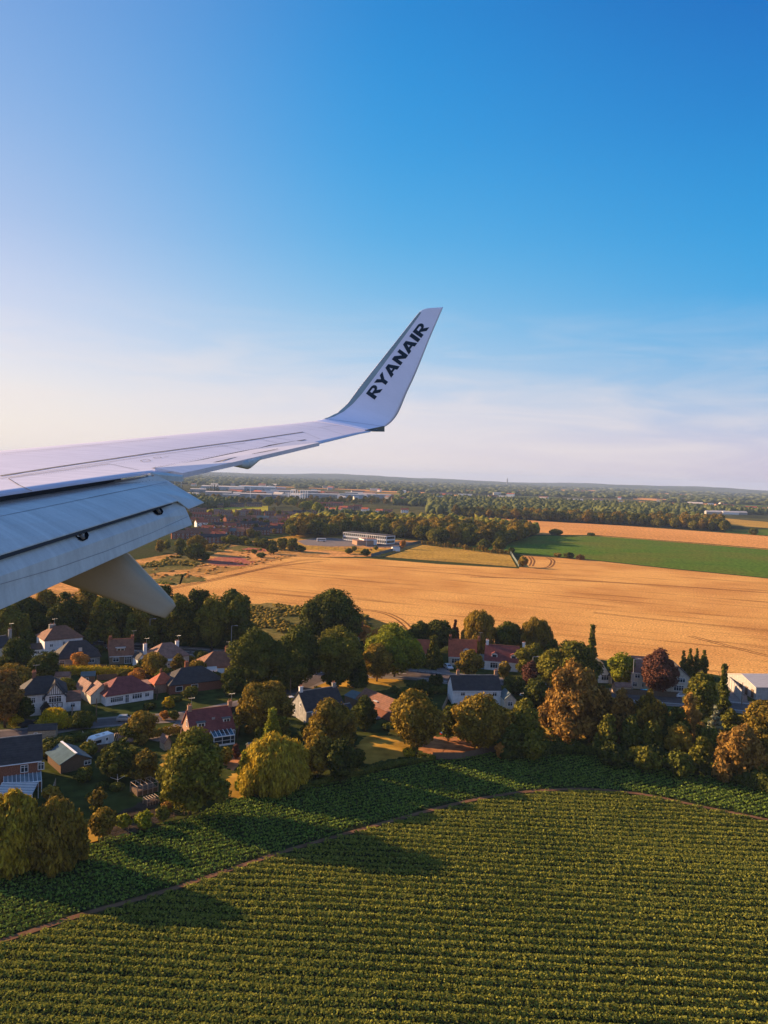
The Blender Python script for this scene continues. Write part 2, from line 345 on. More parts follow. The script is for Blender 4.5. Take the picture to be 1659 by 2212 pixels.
right=ramp([(0,(196,186,208)),(2,(204,196,218)),(4,(186,196,224)),(6.5,(146,188,226)),(10,(90,174,228)),(13,(50,163,226)),(18,(28,150,220)),(24,(20,128,208)),(32,(8,96,186)),(40,(8,76,160))])
back=ramp([(0,(196,188,208)),(3,(190,192,216)),(8,(170,186,222)),(15,(154,178,222)),(22,(140,170,218)),(30,(128,162,214)),(33,(122,158,212)),(36,(116,154,208)),(40,(108,148,205))])  # unseen sky behind the camera, made paler to add fill light
az=n.new('ShaderNodeMath'); az.operation='ARCTAN2'; L.new(sx.outputs['X'],az.inputs[0]); L.new(sx.outputs['Y'],az.inputs[1])
mid=ramp([(0,(236,222,222)),(2,(236,225,226)),(5,(218,218,232)),(8,(176,206,234)),(12.5,(126,190,232)),(17,(84,174,230)),(23,(50,157,225)),(30,(34,142,217)),(40,(26,114,194))])
def azmix(a0,a1,A_,B__):
    f=n.new('ShaderNodeMapRange'); f.interpolation_type='SMOOTHSTEP'; f.inputs['From Min'].default_value=math.radians(a0); f.inputs['From Max'].default_value=math.radians(a1); L.new(az.outputs[0],f.inputs['Value'])
    q=n.new('ShaderNodeMix'); q.data_type='RGBA'; L.new(f.outputs[0],q.inputs['Factor']); L.new(A_,q.inputs[6]); L.new(B__,q.inputs[7]); return q
mx=azmix(-36,2,left.outputs[0],mid.outputs[0]); mx=azmix(-8,34,mx.outputs[2],right.outputs[0])
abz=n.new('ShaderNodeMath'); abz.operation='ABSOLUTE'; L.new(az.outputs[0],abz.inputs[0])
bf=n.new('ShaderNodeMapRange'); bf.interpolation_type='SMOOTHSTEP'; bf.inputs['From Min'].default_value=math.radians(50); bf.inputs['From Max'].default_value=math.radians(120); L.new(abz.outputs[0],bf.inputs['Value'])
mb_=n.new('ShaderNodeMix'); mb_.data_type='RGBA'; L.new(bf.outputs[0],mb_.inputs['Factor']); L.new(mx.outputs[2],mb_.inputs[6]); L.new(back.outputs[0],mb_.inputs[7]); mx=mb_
# cirrus wisps, streaked and low in the sky
mp=n.new('ShaderNodeMapping'); mp.inputs['Rotation'].default_value=(0,math.radians(7),0); mp.inputs['Scale'].default_value=(2.6,2.6,17); L.new(tc.outputs['Generated'],mp.inputs[0])
no=n.new('ShaderNodeTexNoise'); no.inputs['Scale'].default_value=1.7; no.inputs['Detail'].default_value=6; no.inputs['Roughness'].default_value=.55; no.inputs['Distortion'].default_value=.6; L.new(mp.outputs[0],no.inputs['Vector'])
cm=n.new('ShaderNodeMapRange'); cm.inputs['From Min'].default_value=.44; cm.inputs['From Max'].default_value=.72; L.new(no.outputs['Fac'],cm.inputs['Value'])
lowm=n.new('ShaderNodeMapRange'); lowm.inputs['From Min'].default_value=math.radians(13); lowm.inputs['From Max'].default_value=math.radians(4); lowm.inputs['To Max'].default_value=.6; L.new(el.outputs[0],lowm.inputs['Value'])
cf=n.new('ShaderNodeMath'); cf.operation='MULTIPLY'; L.new(cm.outputs[0],cf.inputs[0]); L.new(lowm.outputs[0],cf.inputs[1])
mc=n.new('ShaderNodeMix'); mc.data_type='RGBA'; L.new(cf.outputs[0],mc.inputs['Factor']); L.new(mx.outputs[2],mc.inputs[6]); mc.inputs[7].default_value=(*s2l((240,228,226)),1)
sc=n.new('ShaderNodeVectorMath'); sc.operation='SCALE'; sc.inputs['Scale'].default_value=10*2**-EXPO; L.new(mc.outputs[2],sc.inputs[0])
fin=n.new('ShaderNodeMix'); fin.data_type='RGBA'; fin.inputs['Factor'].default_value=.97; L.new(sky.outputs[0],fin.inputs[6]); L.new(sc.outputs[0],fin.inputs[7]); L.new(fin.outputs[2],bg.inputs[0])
# ================= ground sheets =================
M['ground']=rowmat('rough_ground',(.06,.062,.025),(.04,.035,.02),.3,3,patch=(.045,.060,.02),patchscale=.02,fine=.5,rowfac=.3)
M['wheat']=rowmat('ripe_wheat',(.71,.375,.112),(.27,.12,.04),math.radians(-21),5.5,patch=(.56,.265,.078),patchscale=.016,fine=1.2,rowfac=.85,bump=.5)
M['wheat2']=rowmat('ripe_wheat_far',(.66,.31,.095),(.44,.2,.07),math.radians(-10),9,patch=(.56,.26,.08),patchscale=.006,fine=.3,rowfac=.5,bump=.2)
M['green']=rowmat('green_crop',(.085,.155,.02),(.045,.09,.015),math.radians(-15),7,patch=(.125,.145,.026),patchscale=.012,fine=.35,rowfac=.5,bump=.3)
M['rough']=rowmat('dry_rough_grass',(.62,.30,.10),(.28,.14,.045),math.radians(40),6,patch=(.34,.19,.055),patchscale=.03,fine=.35,rowfac=.8,bump=.5)
M['scrub']=rowmat('green_scrub',(.13,.115,.035),(.07,.075,.02),math.radians(20),5,patch=(.20,.15,.05),patchscale=.05,fine=.4,rowfac=.7,bump=.5)
M['fireweed']=rowmat('pink_fireweed',(.36,.11,.085),(.22,.09,.06),.2,4,patch=(.40,.16,.08),patchscale=.05,fine=.4,rowfac=.5,bump=.5)
M['paddock']=rowmat('yellow_green_paddock',(.46,.275,.058),(.34,.22,.05),math.radians(-15),7,patch=(.36,.22,.045),patchscale=.03,fine=.4,rowfac=.4,bump=.3)
M['lime']=rowmat('lime_playing_field',(.38,.34,.04),(.3,.28,.04),0,8,fine=.3,rowfac=.3,bump=.1)
M['farland']=rowmat('distant_farmland',(.045,.052,.026),(.03,.04,.02),.1,60,patch=(.11,.10,.035),patchscale=.0022,fine=.02,rowfac=.4,bump=0)
tag(MB().add([(-16000,-600,-.06),(16000,-600,-.06),(16000,18000,-.06),(-16000,18000,-.06)],[(0,1,2,3)]).build('ground',M['ground']),kind='structure')
sheet('distant_farmland',[(-14000,1180),(14000,1180),(14000,17000),(-14000,17000)],M['farland'],-.03,world=True)
wheat=[(60,606),(110,596),(166,585),(230,571),(295,556.5),(325,557.5),(370,558.5),(437.6,564),(519,568.5),(523,555.5),(583.6,559.5),(671,569),(768,578.5),(960,597),(960,722),(768,684),(700,672),(640,665),(560,655),(440,640),(400,628),(366,616),(307,608),(252,604.5),(160,604)]
sheet('wheat_field',wheat,M['wheat'],.0)
sheet('green_field',[(440,549),(508,543.5),(534,535.7),(595,535.9),(639,539.4),(700,544.5),(768,550.2),(960,567),(960,596),(768,577.8),(671,568.2),(583.6,558.8),(525,554),(500,552)],M['green'],.02)
sheet('upper_wheat_field',[(470,516.2),(525,519.8),(627.5,526),(725.6,533),(768,536),(960,551),(960,563),(768,548.6),(700,543),(639,538.4),(595,535),(534,534.5),(500,531)],M['wheat2'],.0)
ribbon('grass_strip',[G(590,535.6),G(639,539.1),(G(700,543.9)),G(768,549.6),G(960,565.5)],7,M['paddock'],.05)
sheet('paddock',[(385,557),(422.7,544.8),(460,549),(509.6,554.6),(516.5,567)],M['paddock'],.03)
sheet('rough_grassland',[(20,603),(60,606),(166,585),(295,556.5),(325,557),(383,556.5),(421,545),(420,541),(330,537),(255,541),(200,549),(100,566),(20,585)],M['rough'],.01)
sheet('green_scrub',[(100,577),(125,569),(160,561),(185,553),(205,546),(230,545),(222,552),(200,558),(206,563),(190,569),(160,573),(130,576)],M['scrub'],.03,wob=2.5)
sheet('green_scrub',[(150,582),(158,577),(185,574),(205,578),(205,581),(170,585)],M['scrub'],.034,wob=2.5)
sheet('green_scrub',[(222,548.5),(240,545.5),(262,546),(280,548),(272,550.5),(240,551.5)],M['scrub'],.034,wob=2.5)
sheet('green_scrub',[(240,603),(262,603),(307,607.5),(366,615),(360,640),(250,640),(215,630)],M['scrub'],.034,wob=2.5)
sheet('fireweed_patch',[(205,560),(222,556.5),(242,557.5),(254,561.5),(248,566),(222,566.5),(208,564)],M['fireweed'],.05,wob=2.5)
sheet('fireweed_patch',[(243,549),(250,547.5),(263,549),(268,551),(250,551.8)],M['fireweed'],.05,wob=2.5)
sheet('playing_field',[(204,511.3),(212,508.5),(240,506.5),(268,506),(268,511),(235,512.3),(205,513.5)],M['lime'],.05)
sheet('school_yard',[(297,541),(320,537.5),(357,539.5),(362,546),(330,546.5),(305,545)],M['pave'],.05)
sheet('school_lawn',[(255,541.5),(300,534.5),(345,533),(357,538.5),(320,536.5),(296,540.5),(304,545.5),(340,547.5),(400,549),(383,556),(330,550),(270,549)],M['litlawn'],.04)
sheet('school_car_park',[(363,545.5),(400,541),(418,543),(402,547.5),(370,547.6)],M['asph'],.055)
for P_,m_ in [([(616,500.6),(683,503.2),(683,506),(616,502.6)],'wheat2'),([(690,503.5),(768,508),(960,516),(960,521),(768,512.5),(690,506.3)],'wheat2'),([(633,497.5),(674,499.6),(674,502),(633,499.2)],'wheat2'),([(654,492.8),(689,494.5),(689,496.5),(654,494.4)],'wheat2'),
  ([(638,510.5),(657,509.4),(700,514),(720,518),(768,522),(960,531),(960,540),(768,528),(710,524),(680,516)],'paddock'),([(722,529.5),(768,529.5),(960,541),(960,549),(768,535.4),(727,532.6)],'green'),
  ([(395.5,498.6),(433,499.4),(433,502.6),(396,502)],'wheat2'),([(420,486.5),(447,487.3),(447,488.8),(420,488)],'wheat2'),([(742,490.8),(768,492.6),(800,494),(742,492.6)],'wheat2'),([(560,489.5),(600,490.5),(600,492),(560,491)],'wheat2'),([(500,492),(530,492.6),(530,494),(500,493.6)],'paddock')]:
    sheet('distant_field',P_,M[m_],.06)
# tramlines pressed into the wheat: dark bare wheel tracks
M['tram']=mat('bare_wheel_track',(.20,.09,.035),1,.3,.3,coord='Object')
def tram(pts,wd=.55,gap=2.3):
    L_=smooth_line([G(x,y) for x,y in pts],5)
    for s_ in (-1,1):
        o=[]
        for i,p in enumerate(L_):
            a=L_[max(0,i-1)];b=L_[min(len(L_)-1,i+1)];d=(b-a).normalized();o.append(p+Vector((-d.y,d.x,0))*s_*gap/2)
        ribbon('wheel_track',o,wd*1.5,M['tram'],.02)
tram([(180,585.5),(245,572.5),(300,560.5),(330,559.8)])
tram([(170,588.5),(215,580),(262,569),(300,563.5),(322,561.5)],.7)
tram([(593,612.5),(660,620),(768,630.5),(850,640)]); tram([(470,577),(525,578.5),(640,584),(768,593),(850,600)],.8)
tram([(690,636),(768,656),(850,672)],.6); tram([(340,607),(380,612),(400,620),(412,632)],.6)
tram([(530,556.5),(533,561),(531,566)],.9); tram([(548,557.5),(553,561),(549,567),(535,568.5)],.9)
# near ground: gardens
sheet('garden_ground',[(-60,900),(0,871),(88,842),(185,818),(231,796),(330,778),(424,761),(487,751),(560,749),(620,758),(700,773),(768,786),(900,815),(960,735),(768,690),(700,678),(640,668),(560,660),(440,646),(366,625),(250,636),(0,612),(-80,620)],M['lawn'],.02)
# ================= crop fields =================
track_q=[(-40,955),(23,934),(81,915),(162,892),(231.5,869),(289,850),(370,827),(420,813),(475,799.5),(528,791.5),(581,789),(625,792),(660,797.5),(696,805.5),(768,820),(860,842)]
TR=smooth_line([G(x,y) for x,y in track_q],5)
ribbon('farm_track',TR,1.0,mat('dusty_track',(.17,.09,.05),1,.2,.5,coord='Object',bump=.3),.03)
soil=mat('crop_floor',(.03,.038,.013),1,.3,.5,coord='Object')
nearP=[G(*q) for q in track_q]; nearpoly=[(p.x,p.y-1.0) for p in nearP]+[(105,60),(-75,60)]
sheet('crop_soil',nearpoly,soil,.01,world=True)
bound_q=[(-60,905),(0,874),(88,845),(185,821),(231,799),(330,781),(424,764),(487,754.5),(560,752),(620,761),(700,776),(768,789),(880,812)]
B_=[G(*q) for q in bound_q]; farpoly=[(p.x,p.y+.9) for p in nearP]+[(p.x,p.y) for p in reversed(B_)]
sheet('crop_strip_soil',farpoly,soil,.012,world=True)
def crop(name,poly,ang,spacing,step,nleaf,leaf,hh,m,seed,shape,wob=.25):
    rg=np.random.default_rng(seed); P=np.array(poly); c=P.mean(0); R=max(np.linalg.norm(P-c,axis=1))
    ca,sa=math.cos(ang),math.sin(ang); rows=np.arange(-R,R,spacing); al=np.arange(-R,R,step)
    A,B=np.meshgrid(al,rows); A=A.ravel()+rg.normal(size=A.size)*step*.3; B=B.ravel()
    wv=np.sin(A*.05+B*.3)*.12+np.sin(A*.21+B*1.7)*.10
    B=B+wv
    X=c[0]+A*ca-B*sa; Y=c[1]+A*sa+B*ca; k=inpoly(np.stack([X,Y],1),poly)
    k&=(np.abs(X)<Y*.56+6)&(Y>72); X=X[k];Y=Y[k]; n=len(X)
    big=.75+.22*np.sin(X*.045+Y*.07)+.28*np.sin(X*.13+1.3*np.sin(Y*.11))*np.sin(Y*.17+X*.05)+rg.normal(size=n)*.16
    X=np.repeat(X,nleaf);Y=np.repeat(Y,nleaf);big=np.repeat(np.clip(big,.35,1.25),nleaf); n=len(X)
    a=rg.normal(size=n)*spacing*shape; t=rg.normal(size=n)*step*.5
    z=hh*big*np.clip(1-(np.abs(a)/(spacing*.5))**2,.02,1)*rg.uniform(.5,1.05,n)
    Pp=np.stack([X+t*ca-a*sa,Y+t*sa+a*ca,z+.05],1)
    N=unit(rg.normal(size=(n,3))*.62+np.array([0,0,.55])+np.stack([-a*sa,a*ca,a*0],1)*.9)
    v,q=leaves(Pp,N,leaf,rg); tag(npmesh(name,v,[q],[m],rg.uniform(0,1,n)),kind='stuff')
crop('crop_rows',nearpoly,math.radians(-2.0),1.72,.26,16,.31,.60,LM['crop'],3,.30)
crop('crop_rows_strip',farpoly,math.radians(30),1.15,.34,6,.36,.55,LM['cropg'],4,.30)
# ================= hills =================
def hills():
    V=[];Fc=[]; na=180; nr=9; rs=[9000,9600,10300,11000,11800,12600,13500,14500,15500]
    for j,r in enumerate(rs):
        for i in range(na+1):
            a=math.radians(-42+84*i/na); env=math.sin(math.pi*j/(nr-1))**1.2
            hh=(30+14*(.5+.5*math.sin(a*5+1.0))+16*math.sin(a*17+j*.5)+8*math.sin(a*41+j)+4*math.sin(a*97+j*2))*env
            if a<0: hh+=6*env*(.5+.5*math.cos(a*4))
            V.append((r*math.sin(a),r*math.cos(a),-.5+max(0,hh)))
    for j in range(nr-1):
        for i in range(na):
            q=j*(na+1)+i; Fc.append((q,q+1,q+na+2,q+na+1))
    o=MB().add(V,Fc).build('hills',mat('wooded_hills',(.05,.06,.03),1,.4,.004,coord='Object',detail=8),None,True); tag(o,kind='structure')
hills()
# ================= distant woodland (one mass) =================
def fbm(X,Y,s,seed):
    r=np.random.default_rng(seed); o=0
    for k in range(5):
        a=r.uniform(0,6.28); b=r.uniform(0,6.28); f=(1.9**k)/s
        o=o+np.sin((X*math.cos(a)+Y*math.sin(a))*f+b+1.3*np.sin((Y*math.cos(a)-X*math.sin(a))*f*.8+a))*(.62**k)
    return o
def blobs(name,X,Y,Rr,Hh,icod,m,seed,parent=None):
    rg=np.random.default_rng(seed); iv,jf=icod; n=len(X)
    nz=1+.20*rg.normal(size=(n,len(iv)))
    V=iv[None]*nz[:,:,None]*np.stack([Rr,Rr,Hh*.55],1)[:,None,:]+np.stack([X,Y,Hh*.5],1)[:,None,:]
    Fs=(jf[None]+np.arange(n)[:,None,None]*len(iv)).reshape(-1,3); T=np.repeat(rg.uniform(0,1,n),len(jf))*.8+rg.uniform(0,.2,n*len(jf))
    return tag(npmesh(name,V.reshape(-1,3),[Fs],[m],T),kind='stuff')
far_green=leafmat('distant_tree_foliage',(.012,.028,.012),(.105,.115,.034),0,scale=.01)
far_fields=[[(616,500.6),(683,503.2),(683,506.5),(616,503)],[(690,503.5),(768,508),(960,516),(960,521.5),(768,513.5),(690,507)],[(633,497.5),(674,499.6),(674,502.4),(633,499.7)],[(654,492.8),(689,494.5),(689,496.9),(654,494.8)],[(638,510.5),(657,509.4),(700,514),(720,518),(768,522),(960,531),(960,549),(768,536),(727,533),(722,529.5),(680,516)],[(395.5,498.6),(433,499.4),(433,503),(396,502.4)],[(420,486.5),(447,487.3),(447,489),(420,488.4)],[(742,490.8),(768,492.6),(800,494),(742,492.8)],[(500,492),(530,492.6),(530,494.4),(500,494)],[(560,489.5),(600,490.5),(600,492.3),(560,491.4)]]
rs_=random.Random(77)
for i in range(46):
    x=rs_.uniform(190,780); dd_=rs_.uniform(6.5,20); hy=476+(x-384)*.033; w_=rs_.uniform(18,80); t_=rs_.uniform(.35,.95)*(dd_/12); 
    f=[(x,hy+dd_),(x+w_,hy+dd_+w_*.033+rs_.uniform(-.2,.3)),(x+w_*.95,hy+dd_+t_+w_*.033),(x+w_*.1,hy+dd_+t_)]
    sheet('distant_field',f,M[rs_.choice(('wheat2','wheat2','paddock','green'))],.065+i*.01); far_fields.append(f)
far_fields_w=[[(G(*q).x,G(*q).y) for q in f] for f in far_fields]
VILL=[(180,512),(270,503),(395,493.5),(395,505),(300,513),(290,546),(180,552),(100,566),(60,540)]
VILLw=[(G(*q).x,G(*q).y) for q in VILL]
IND=[(180,500),(180,486),(270,487),(400,492),(400,500),(300,503)]
INDw=[(G(*q).x,G(*q).y) for q in IND]
UPW=[(G(*q).x,G(*q).y) for q in [(470,516.6),(525,519.8),(627.5,526),(725.6,533),(768,536),(960,551),(960,560),(500,531)]]
def scatter(n,r0,r1,seed,power=1.0):
    rg=np.random.default_rng(seed); u=rg.uniform(0,1,n); inv=1/r0+(1/r1-1/r0)*u
    Y=1/inv; X=Y*rg.uniform(-.62,.62,n); return X,Y
X,Y=scatter(56000,1000,9500,5)
k=(.7*fbm(X*.35,Y,110,8)+.9*fbm(X*.3,Y,380,3))>-.2
for f in far_fields_w+[VILLw,INDw,UPW]: k&=~inpoly(np.stack([X,Y],1),f)
W1q=[(292,538),(330,537.5),(352,534),(420,540),(440,545.5),(478,545),(505,546),(525,540),(534,534),(525,532.5),(488,528.5),(430,525),(366,526),(300,524),(288,531)]
W1=[(G(*q).x,G(*q).y) for q in W1q]
W2q=[(430,514),(470,517),(525,520.3),(650,526.8),(725,532.2),(726,529),(700,520.5),(680,516),(640,511.5),(560,506),(470,502),(430,505)]
W2=[(G(*q).x,G(*q).y) for q in W2q]
P_=np.stack([X,Y],1); k&=~inpoly(P_,W1)&~inpoly(P_,W2)
# keep clear of the near fields
k&=~((Y<1240)&(X>Y*.02)); X=X[k];Y=Y[k]
rg=np.random.default_rng(6); Rr=np.clip(Y*.0026,4,17)*rg.uniform(.6,1.35,len(X)); Hh=np.clip(rg.uniform(7,15,len(X)),0,17)
nr=Y<2400
blobs('distant_woodland',X[nr],Y[nr],Rr[nr]*1.35,Hh[nr],ICO2,far_green,1)
blobs('far_woodland',X[~nr],Y[~nr],Rr[~nr]*1.9,Hh[~nr],ICO1,far_green,2)
# ================= woods made of single trees =================
def woodproto(name,h,w,col,seed,leaf=1.0):
    V,Q,T=crown(h,w,'round' if seed%3 else 'tall',seed,leaf,1.0,.1)
    o=npmesh(name,V,Q,[LM[col]],T,link=False); return o.data
WP=[woodproto('wood_tree_mesh',12+i%3*2,11+i%2*2,c,40+i) for i,c in enumerate(['green','dark','olive','green','dark','olive','green'])]
def fill(poly,n,seed,mind):
    rg=random.Random(seed); xs=[p[0] for p in poly]; ys=[p[1] for p in poly]; out=[]; tries=0
    while len(out)<n and tries<n*200:
        tries+=1; p=(rg.uniform(min(xs),max(xs)),rg.uniform(min(ys),max(ys)))
        if not inpoly(np.array([p]),poly)[0]: continue
        if all((p[0]-q[0])**2+(p[1]-q[1])**2>mind*mind for q in out): out.append(p)
    return out
def wood(pts,label,group,seed,name='woodland_tree',s0=.8,s1=1.15,protos=None):
    rg=random.Random(seed)
    for (x,y) in pts:
        o=bpy.data.objects.new(name,rg.choice(protos or WP)); C.objects.link(o); o.location=(x,y,0); s=rg.uniform(s0,s1); o.scale=(s*rg.uniform(.9,1.15),s,s); o.rotation_euler=(0,0,rg.uniform(0,6.28)); tag(o,label,'tree',group)
w1pts=fill(W1,520,3,8.2); w1pts.sort(key=lambda p:p[1]+random.Random(int(p[0]*10)).uniform(-25,25)); print('W1',len(w1pts)); wood(w1pts[:300],'full crowned tree in the dense wood behind the low white school','trees of the wood behind the school',1,s0=.9,s1=1.25); W1R=np.array(w1pts[300:])
w2pts=fill(W2,2300,4,8.5); w2pts.sort(key=lambda p:p[1]); print('W2',len(w2pts))
wood(w2pts[:290],'tree of the dark wood edging the upper strip of ripe wheat','trees of the wood above the upper wheat',2,name='woodland_edge_tree',s0=.85,s1=1.3)
r2=np.array(w2pts[290:]); rg=np.random.default_rng(9)
if len(W1R): blobs('woodland_mass',W1R[:,0],W1R[:,1],rg.uniform(5,7.5,len(W1R)),rg.uniform(11,15,len(W1R)),ICO2,LM['green'],33)
if len(r2): blobs('woodland_mass',r2[:,0],r2[:,1],rg.uniform(5,9,len(r2)),rg.uniform(9,17,len(r2)),ICO2,far_green,3)
# ================= aircraft wing =================
def painted(name,col,rough=.35,streak=.10):
    m,nt,b=newmat(name); n=nt.nodes; L=nt.links; tc=n.new('ShaderNodeTexCoord')
    mp=n.new('ShaderNodeMapping'); mp.inputs['Scale'].default_value=(.5,5,1); mp.inputs['Rotation'].default_value=(0,0,math.radians(-18)); L.new(tc.outputs['Object'],mp.inputs[0])
    a=n.new('ShaderNodeTexNoise'); a.inputs['Scale'].default_value=2.2; a.inputs['Detail'].default_value=7; a.inputs['Roughness'].default_value=.65; L.new(mp.outputs[0],a.inputs['Vector'])
    f=n.new('ShaderNodeTexNoise'); f.inputs['Scale'].default_value=60; f.inputs['Detail'].default_value=3; L.new(tc.outputs['Object'],f.inputs['Vector'])
    ad=n.new('ShaderNodeMath'); ad.operation='MULTIPLY_ADD'; ad.inputs[1].default_value=.25; L.new(f.outputs['Fac'],ad.inputs[0]); L.new(a.outputs['Fac'],ad.inputs[2])
    r=n.new('ShaderNodeMapRange'); r.inputs['From Min'].default_value=.4; r.inputs['From Max'].default_value=.85; r.inputs['To Min'].default_value=1-streak; r.inputs['To Max'].default_value=1+streak*.6; L.new(ad.outputs[0],r.inputs['Value'])
    v=n.new('ShaderNodeVectorMath'); v.operation='SCALE'; v.inputs[0].default_value=col; L.new(r.outputs[0],v.inputs['Scale']); L.new(v.outputs[0],b.inputs['Base Color'])
    b.inputs['Roughness'].default_value=rough; b.inputs['Specular IOR Level'].default_value=.5; return m
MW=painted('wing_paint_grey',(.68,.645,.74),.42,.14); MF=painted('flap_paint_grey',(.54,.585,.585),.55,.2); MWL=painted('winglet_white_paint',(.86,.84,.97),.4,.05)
MG=mat('panel_gap_dark',(.05,.06,.075),.8,.1); MS=painted('bare_leading_edge',(.30,.39,.41),.35,.2); MT=mat('lettering_navy',(.012,.025,.045),.45,.05); MFA=painted('fairing_bounce_beige',(.40,.31,.20),.5,.10)  # fairing colour takes in the warm light bounced off the ground
def Pz(X,Y,z): return Vector((X,Y,H+z))
def zq(zx,zy,Y): return atY(250+zx/6.636,287.5+zy/6.636,Y)
def interp(t,xs,ys):
    return float(np.interp(t,xs,ys))
def teX(Y): return -4.2+.28*Y
def leX(Y): return -1.17-.52*(15-Y)
wsec=[]
for Y in (1.9,3.2,4.5,6,7.24,8.5,10,11.5,12.6,13.4,14.0):
    lz=interp(Y,[1.9,8.8,13,14],[-.88,.126,.74,.89]); tz=interp(Y,[1.9,5.4,7.24,8.9,10.05,11.5,13.75,14],[-.60,-.235,-.055,.08,.235,.44,.76,.785])
    wsec.append((Pz(leX(Y),Y,lz),Pz(teX(Y)-.02,Y,tz),Vector((0,-.12,1)),.11*(teX(Y)-leX(Y))))
wl=[((420,888,14.5),(800,952,14.45),(0,-.25,1),.11),((500,868,14.82),(862,938,14.85),(0,-.45,.9),.10),((580,830,15.03),(906,918,15.1),(0,-.65,.75),.09),((650,765,15.2),(950,880,15.25),(0,-.8,.6),.08),
    ((720,670,15.3),(990,820,15.36),(0,-.92,.35),.075),((830,530,15.45),(1040,700,15.47),(0,-1,.18),.07),((950,380,15.62),(1100,570,15.6),(0,-1,.14),.06),((1060,240,15.78),(1190,345,15.8),(0,-1,.14),.05),((1130,157,15.88),(1252,200,15.92),(0,-1,.14),.04),((1185,137,15.92),(1282,130,15.96),(0,-1,.14),.02)]
wls=[(zq(*a),zq(*b),Vector(n_),t) for a,b,n_,t in wl]
CF=[0,.008,.03,.07,.13,.22,.35,.5,.65,.8,.92,1.0]
TH=[0,.18,.36,.52,.64,.72,.70,.60,.44,.26,.11,.012]
def loft(secs,name,m,parent,camber=.25,cap=True,ns=3):
    """dense loft of aerofoil sections"""
    P=[]
    for i in range(len(secs)-1):
        for k in range(ns):
            t=k/ns; t_=t
            def cr(a,b,c,d): return .5*((2*b)+(c-a)*t_+(2*a-5*b+4*c-d)*t_*t_+(3*b-a-3*c+d)*t_**3)
            s=[secs[max(0,i-1)],secs[i],secs[i+1],secs[min(len(secs)-1,i+2)]]
            P.append((cr(*[q[0] for q in s]),cr(*[q[1] for q in s]),s[1][2].lerp(s[2][2],t),s[1][3]*(1-t)+s[2][3]*t))
    P.append(secs[-1]); vs=[];fs=[]; nc=len(CF)
    for (a,b,n_,t) in P:
        n_=n_.normalized(); c=b-a
        for f,h in zip(CF,TH): vs.append(a+c*f+n_*(t*h*camber))
        for f,h in list(zip(CF,TH))[-2:0:-1]: vs.append(a+c*f-n_*(t*h*(1-camber)))
        vs.append
    m_=2*nc-2
    for i in range(len(P)-1):
        for k in range(m_): fs.append((i*m_+k,i*m_+(k+1)%m_,(i+1)*m_+(k+1)%m_,(i+1)*m_+k))
    if cap: fs.append(tuple(range(m_))); fs.append(tuple((len(P)-1)*m_+k for k in range(m_)))
    return MB().add(vs,fs).build(name,m,parent,True)
wing=empty('aircraft_wing',(0,0,0),0,'white airliner wing with lowered flaps and upturned winglet bearing dark capital letters','aircraft wing')
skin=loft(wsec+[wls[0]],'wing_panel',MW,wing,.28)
wlet=loft(wls,'winglet',MWL,wing,.12)
def bvh(o):
    me=o.data; return BVHTree.FromPolygons([v.co.copy() for v in me.vertices],[tuple(p.vertices) for p in me.polygons])
def cast(bv,px,py,off=.003):
    o=Vector((0,0,H)); d=ray(px,py).normalized(); h=bv.ray_cast(o,d)
    if h[0] is None: return None
    nn=h[1] if h[1].dot(d)<0 else -h[1]
    return h[0]+nn*off, nn
BW=bvh(skin); BL=bvh(wlet)
def strip(bv,pts,wd,name,m,parent,off=.004,seg=14,w2=None):
    P=[]; 
    for (x0,y0),(x1,y1) in zip(pts[:-1],pts[1:]):
        for k in range(seg): P.append((x0+(x1-x0)*k/seg,y0+(y1-y0)*k/seg))
    P.append(pts[-1]); h=[cast(bv,*p,off) for p in P]; h=[q for q in h if q]
    if len(h)<2: print('strip miss',name,pts); return None
    vs=[];fs=[]
    for i,(p,nn) in enumerate(h):
        d=(h[min(i+1,len(h)-1)][0]-h[max(0,i-1)][0]).normalized(); s=d.cross(nn).normalized()*wd/2
        vs+=[p+s,p-s]
    for i in range(len(h)-1): fs.append((2*i,2*i+1,2*i+3,2*i+2))
    return MB().add(vs,fs).build(name,m,parent)
d=lambda *a:[(x*K,y*K) for x,y in a]
strip(BW,d((0,1028.5),(120,1009.5),(330,978.5),(530,952),(655,933.5)),.030,'spoiler_gap',MG,wing)
strip(BW,d((0,1034),(120,1015),(330,984),(530,957)),.008,'panel_seam',MG,wing)
strip(BW,d((0,980.5),(150,966.5),(360,946.5)),.010,'rivet_row',mat('rivet_seam',(.22,.22,.25),.7,.2),wing)
strip(BW,d((20,1033),(120,1018.5),(235,1002)),.012,'panel_seam',MG,wing)
strip(BW,d((235,1002),(262,1008),(300,1016)),.008,'panel_seam',MG,wing)
strip(BW,d((18,1034),(40,1048),(70,1062)),.007,'panel_seam',MG,wing)
strip(BW,d((330,1012),(395,1002),(440,993),(520,976),(560,969),(585,962),(660,950)),.032,'aileron_gap',MG,wing)
strip(BW,d((303,995),(318,992),(326,995.5),(310,998.5),(303,995)),.007,'access_panel',MG,wing,seg=3)
strip(BW,d((331,989),(345,987),(349,989.5),(336,991),(331,989)),.006,'access_panel',MG,wing,seg=3)
strip(BW,d((352,988),(365,986)),.006,'access_panel',MG,wing,seg=3)
for a in [((470,961),(520,971)),((590,945),(640,953)),((655,934),(690,948)),((700,926),(745,940)),((745,916),(690,924)),((560,948),(600,958)),((630,916.5),(665,921),(700,926))]:
    strip(BW,d(*a),.007,'panel_seam',mat('seam_soft',(.16,.18,.23),.8,.1) if a[0]==(470,961) else bpy.data.materials['seam_soft'],wing)
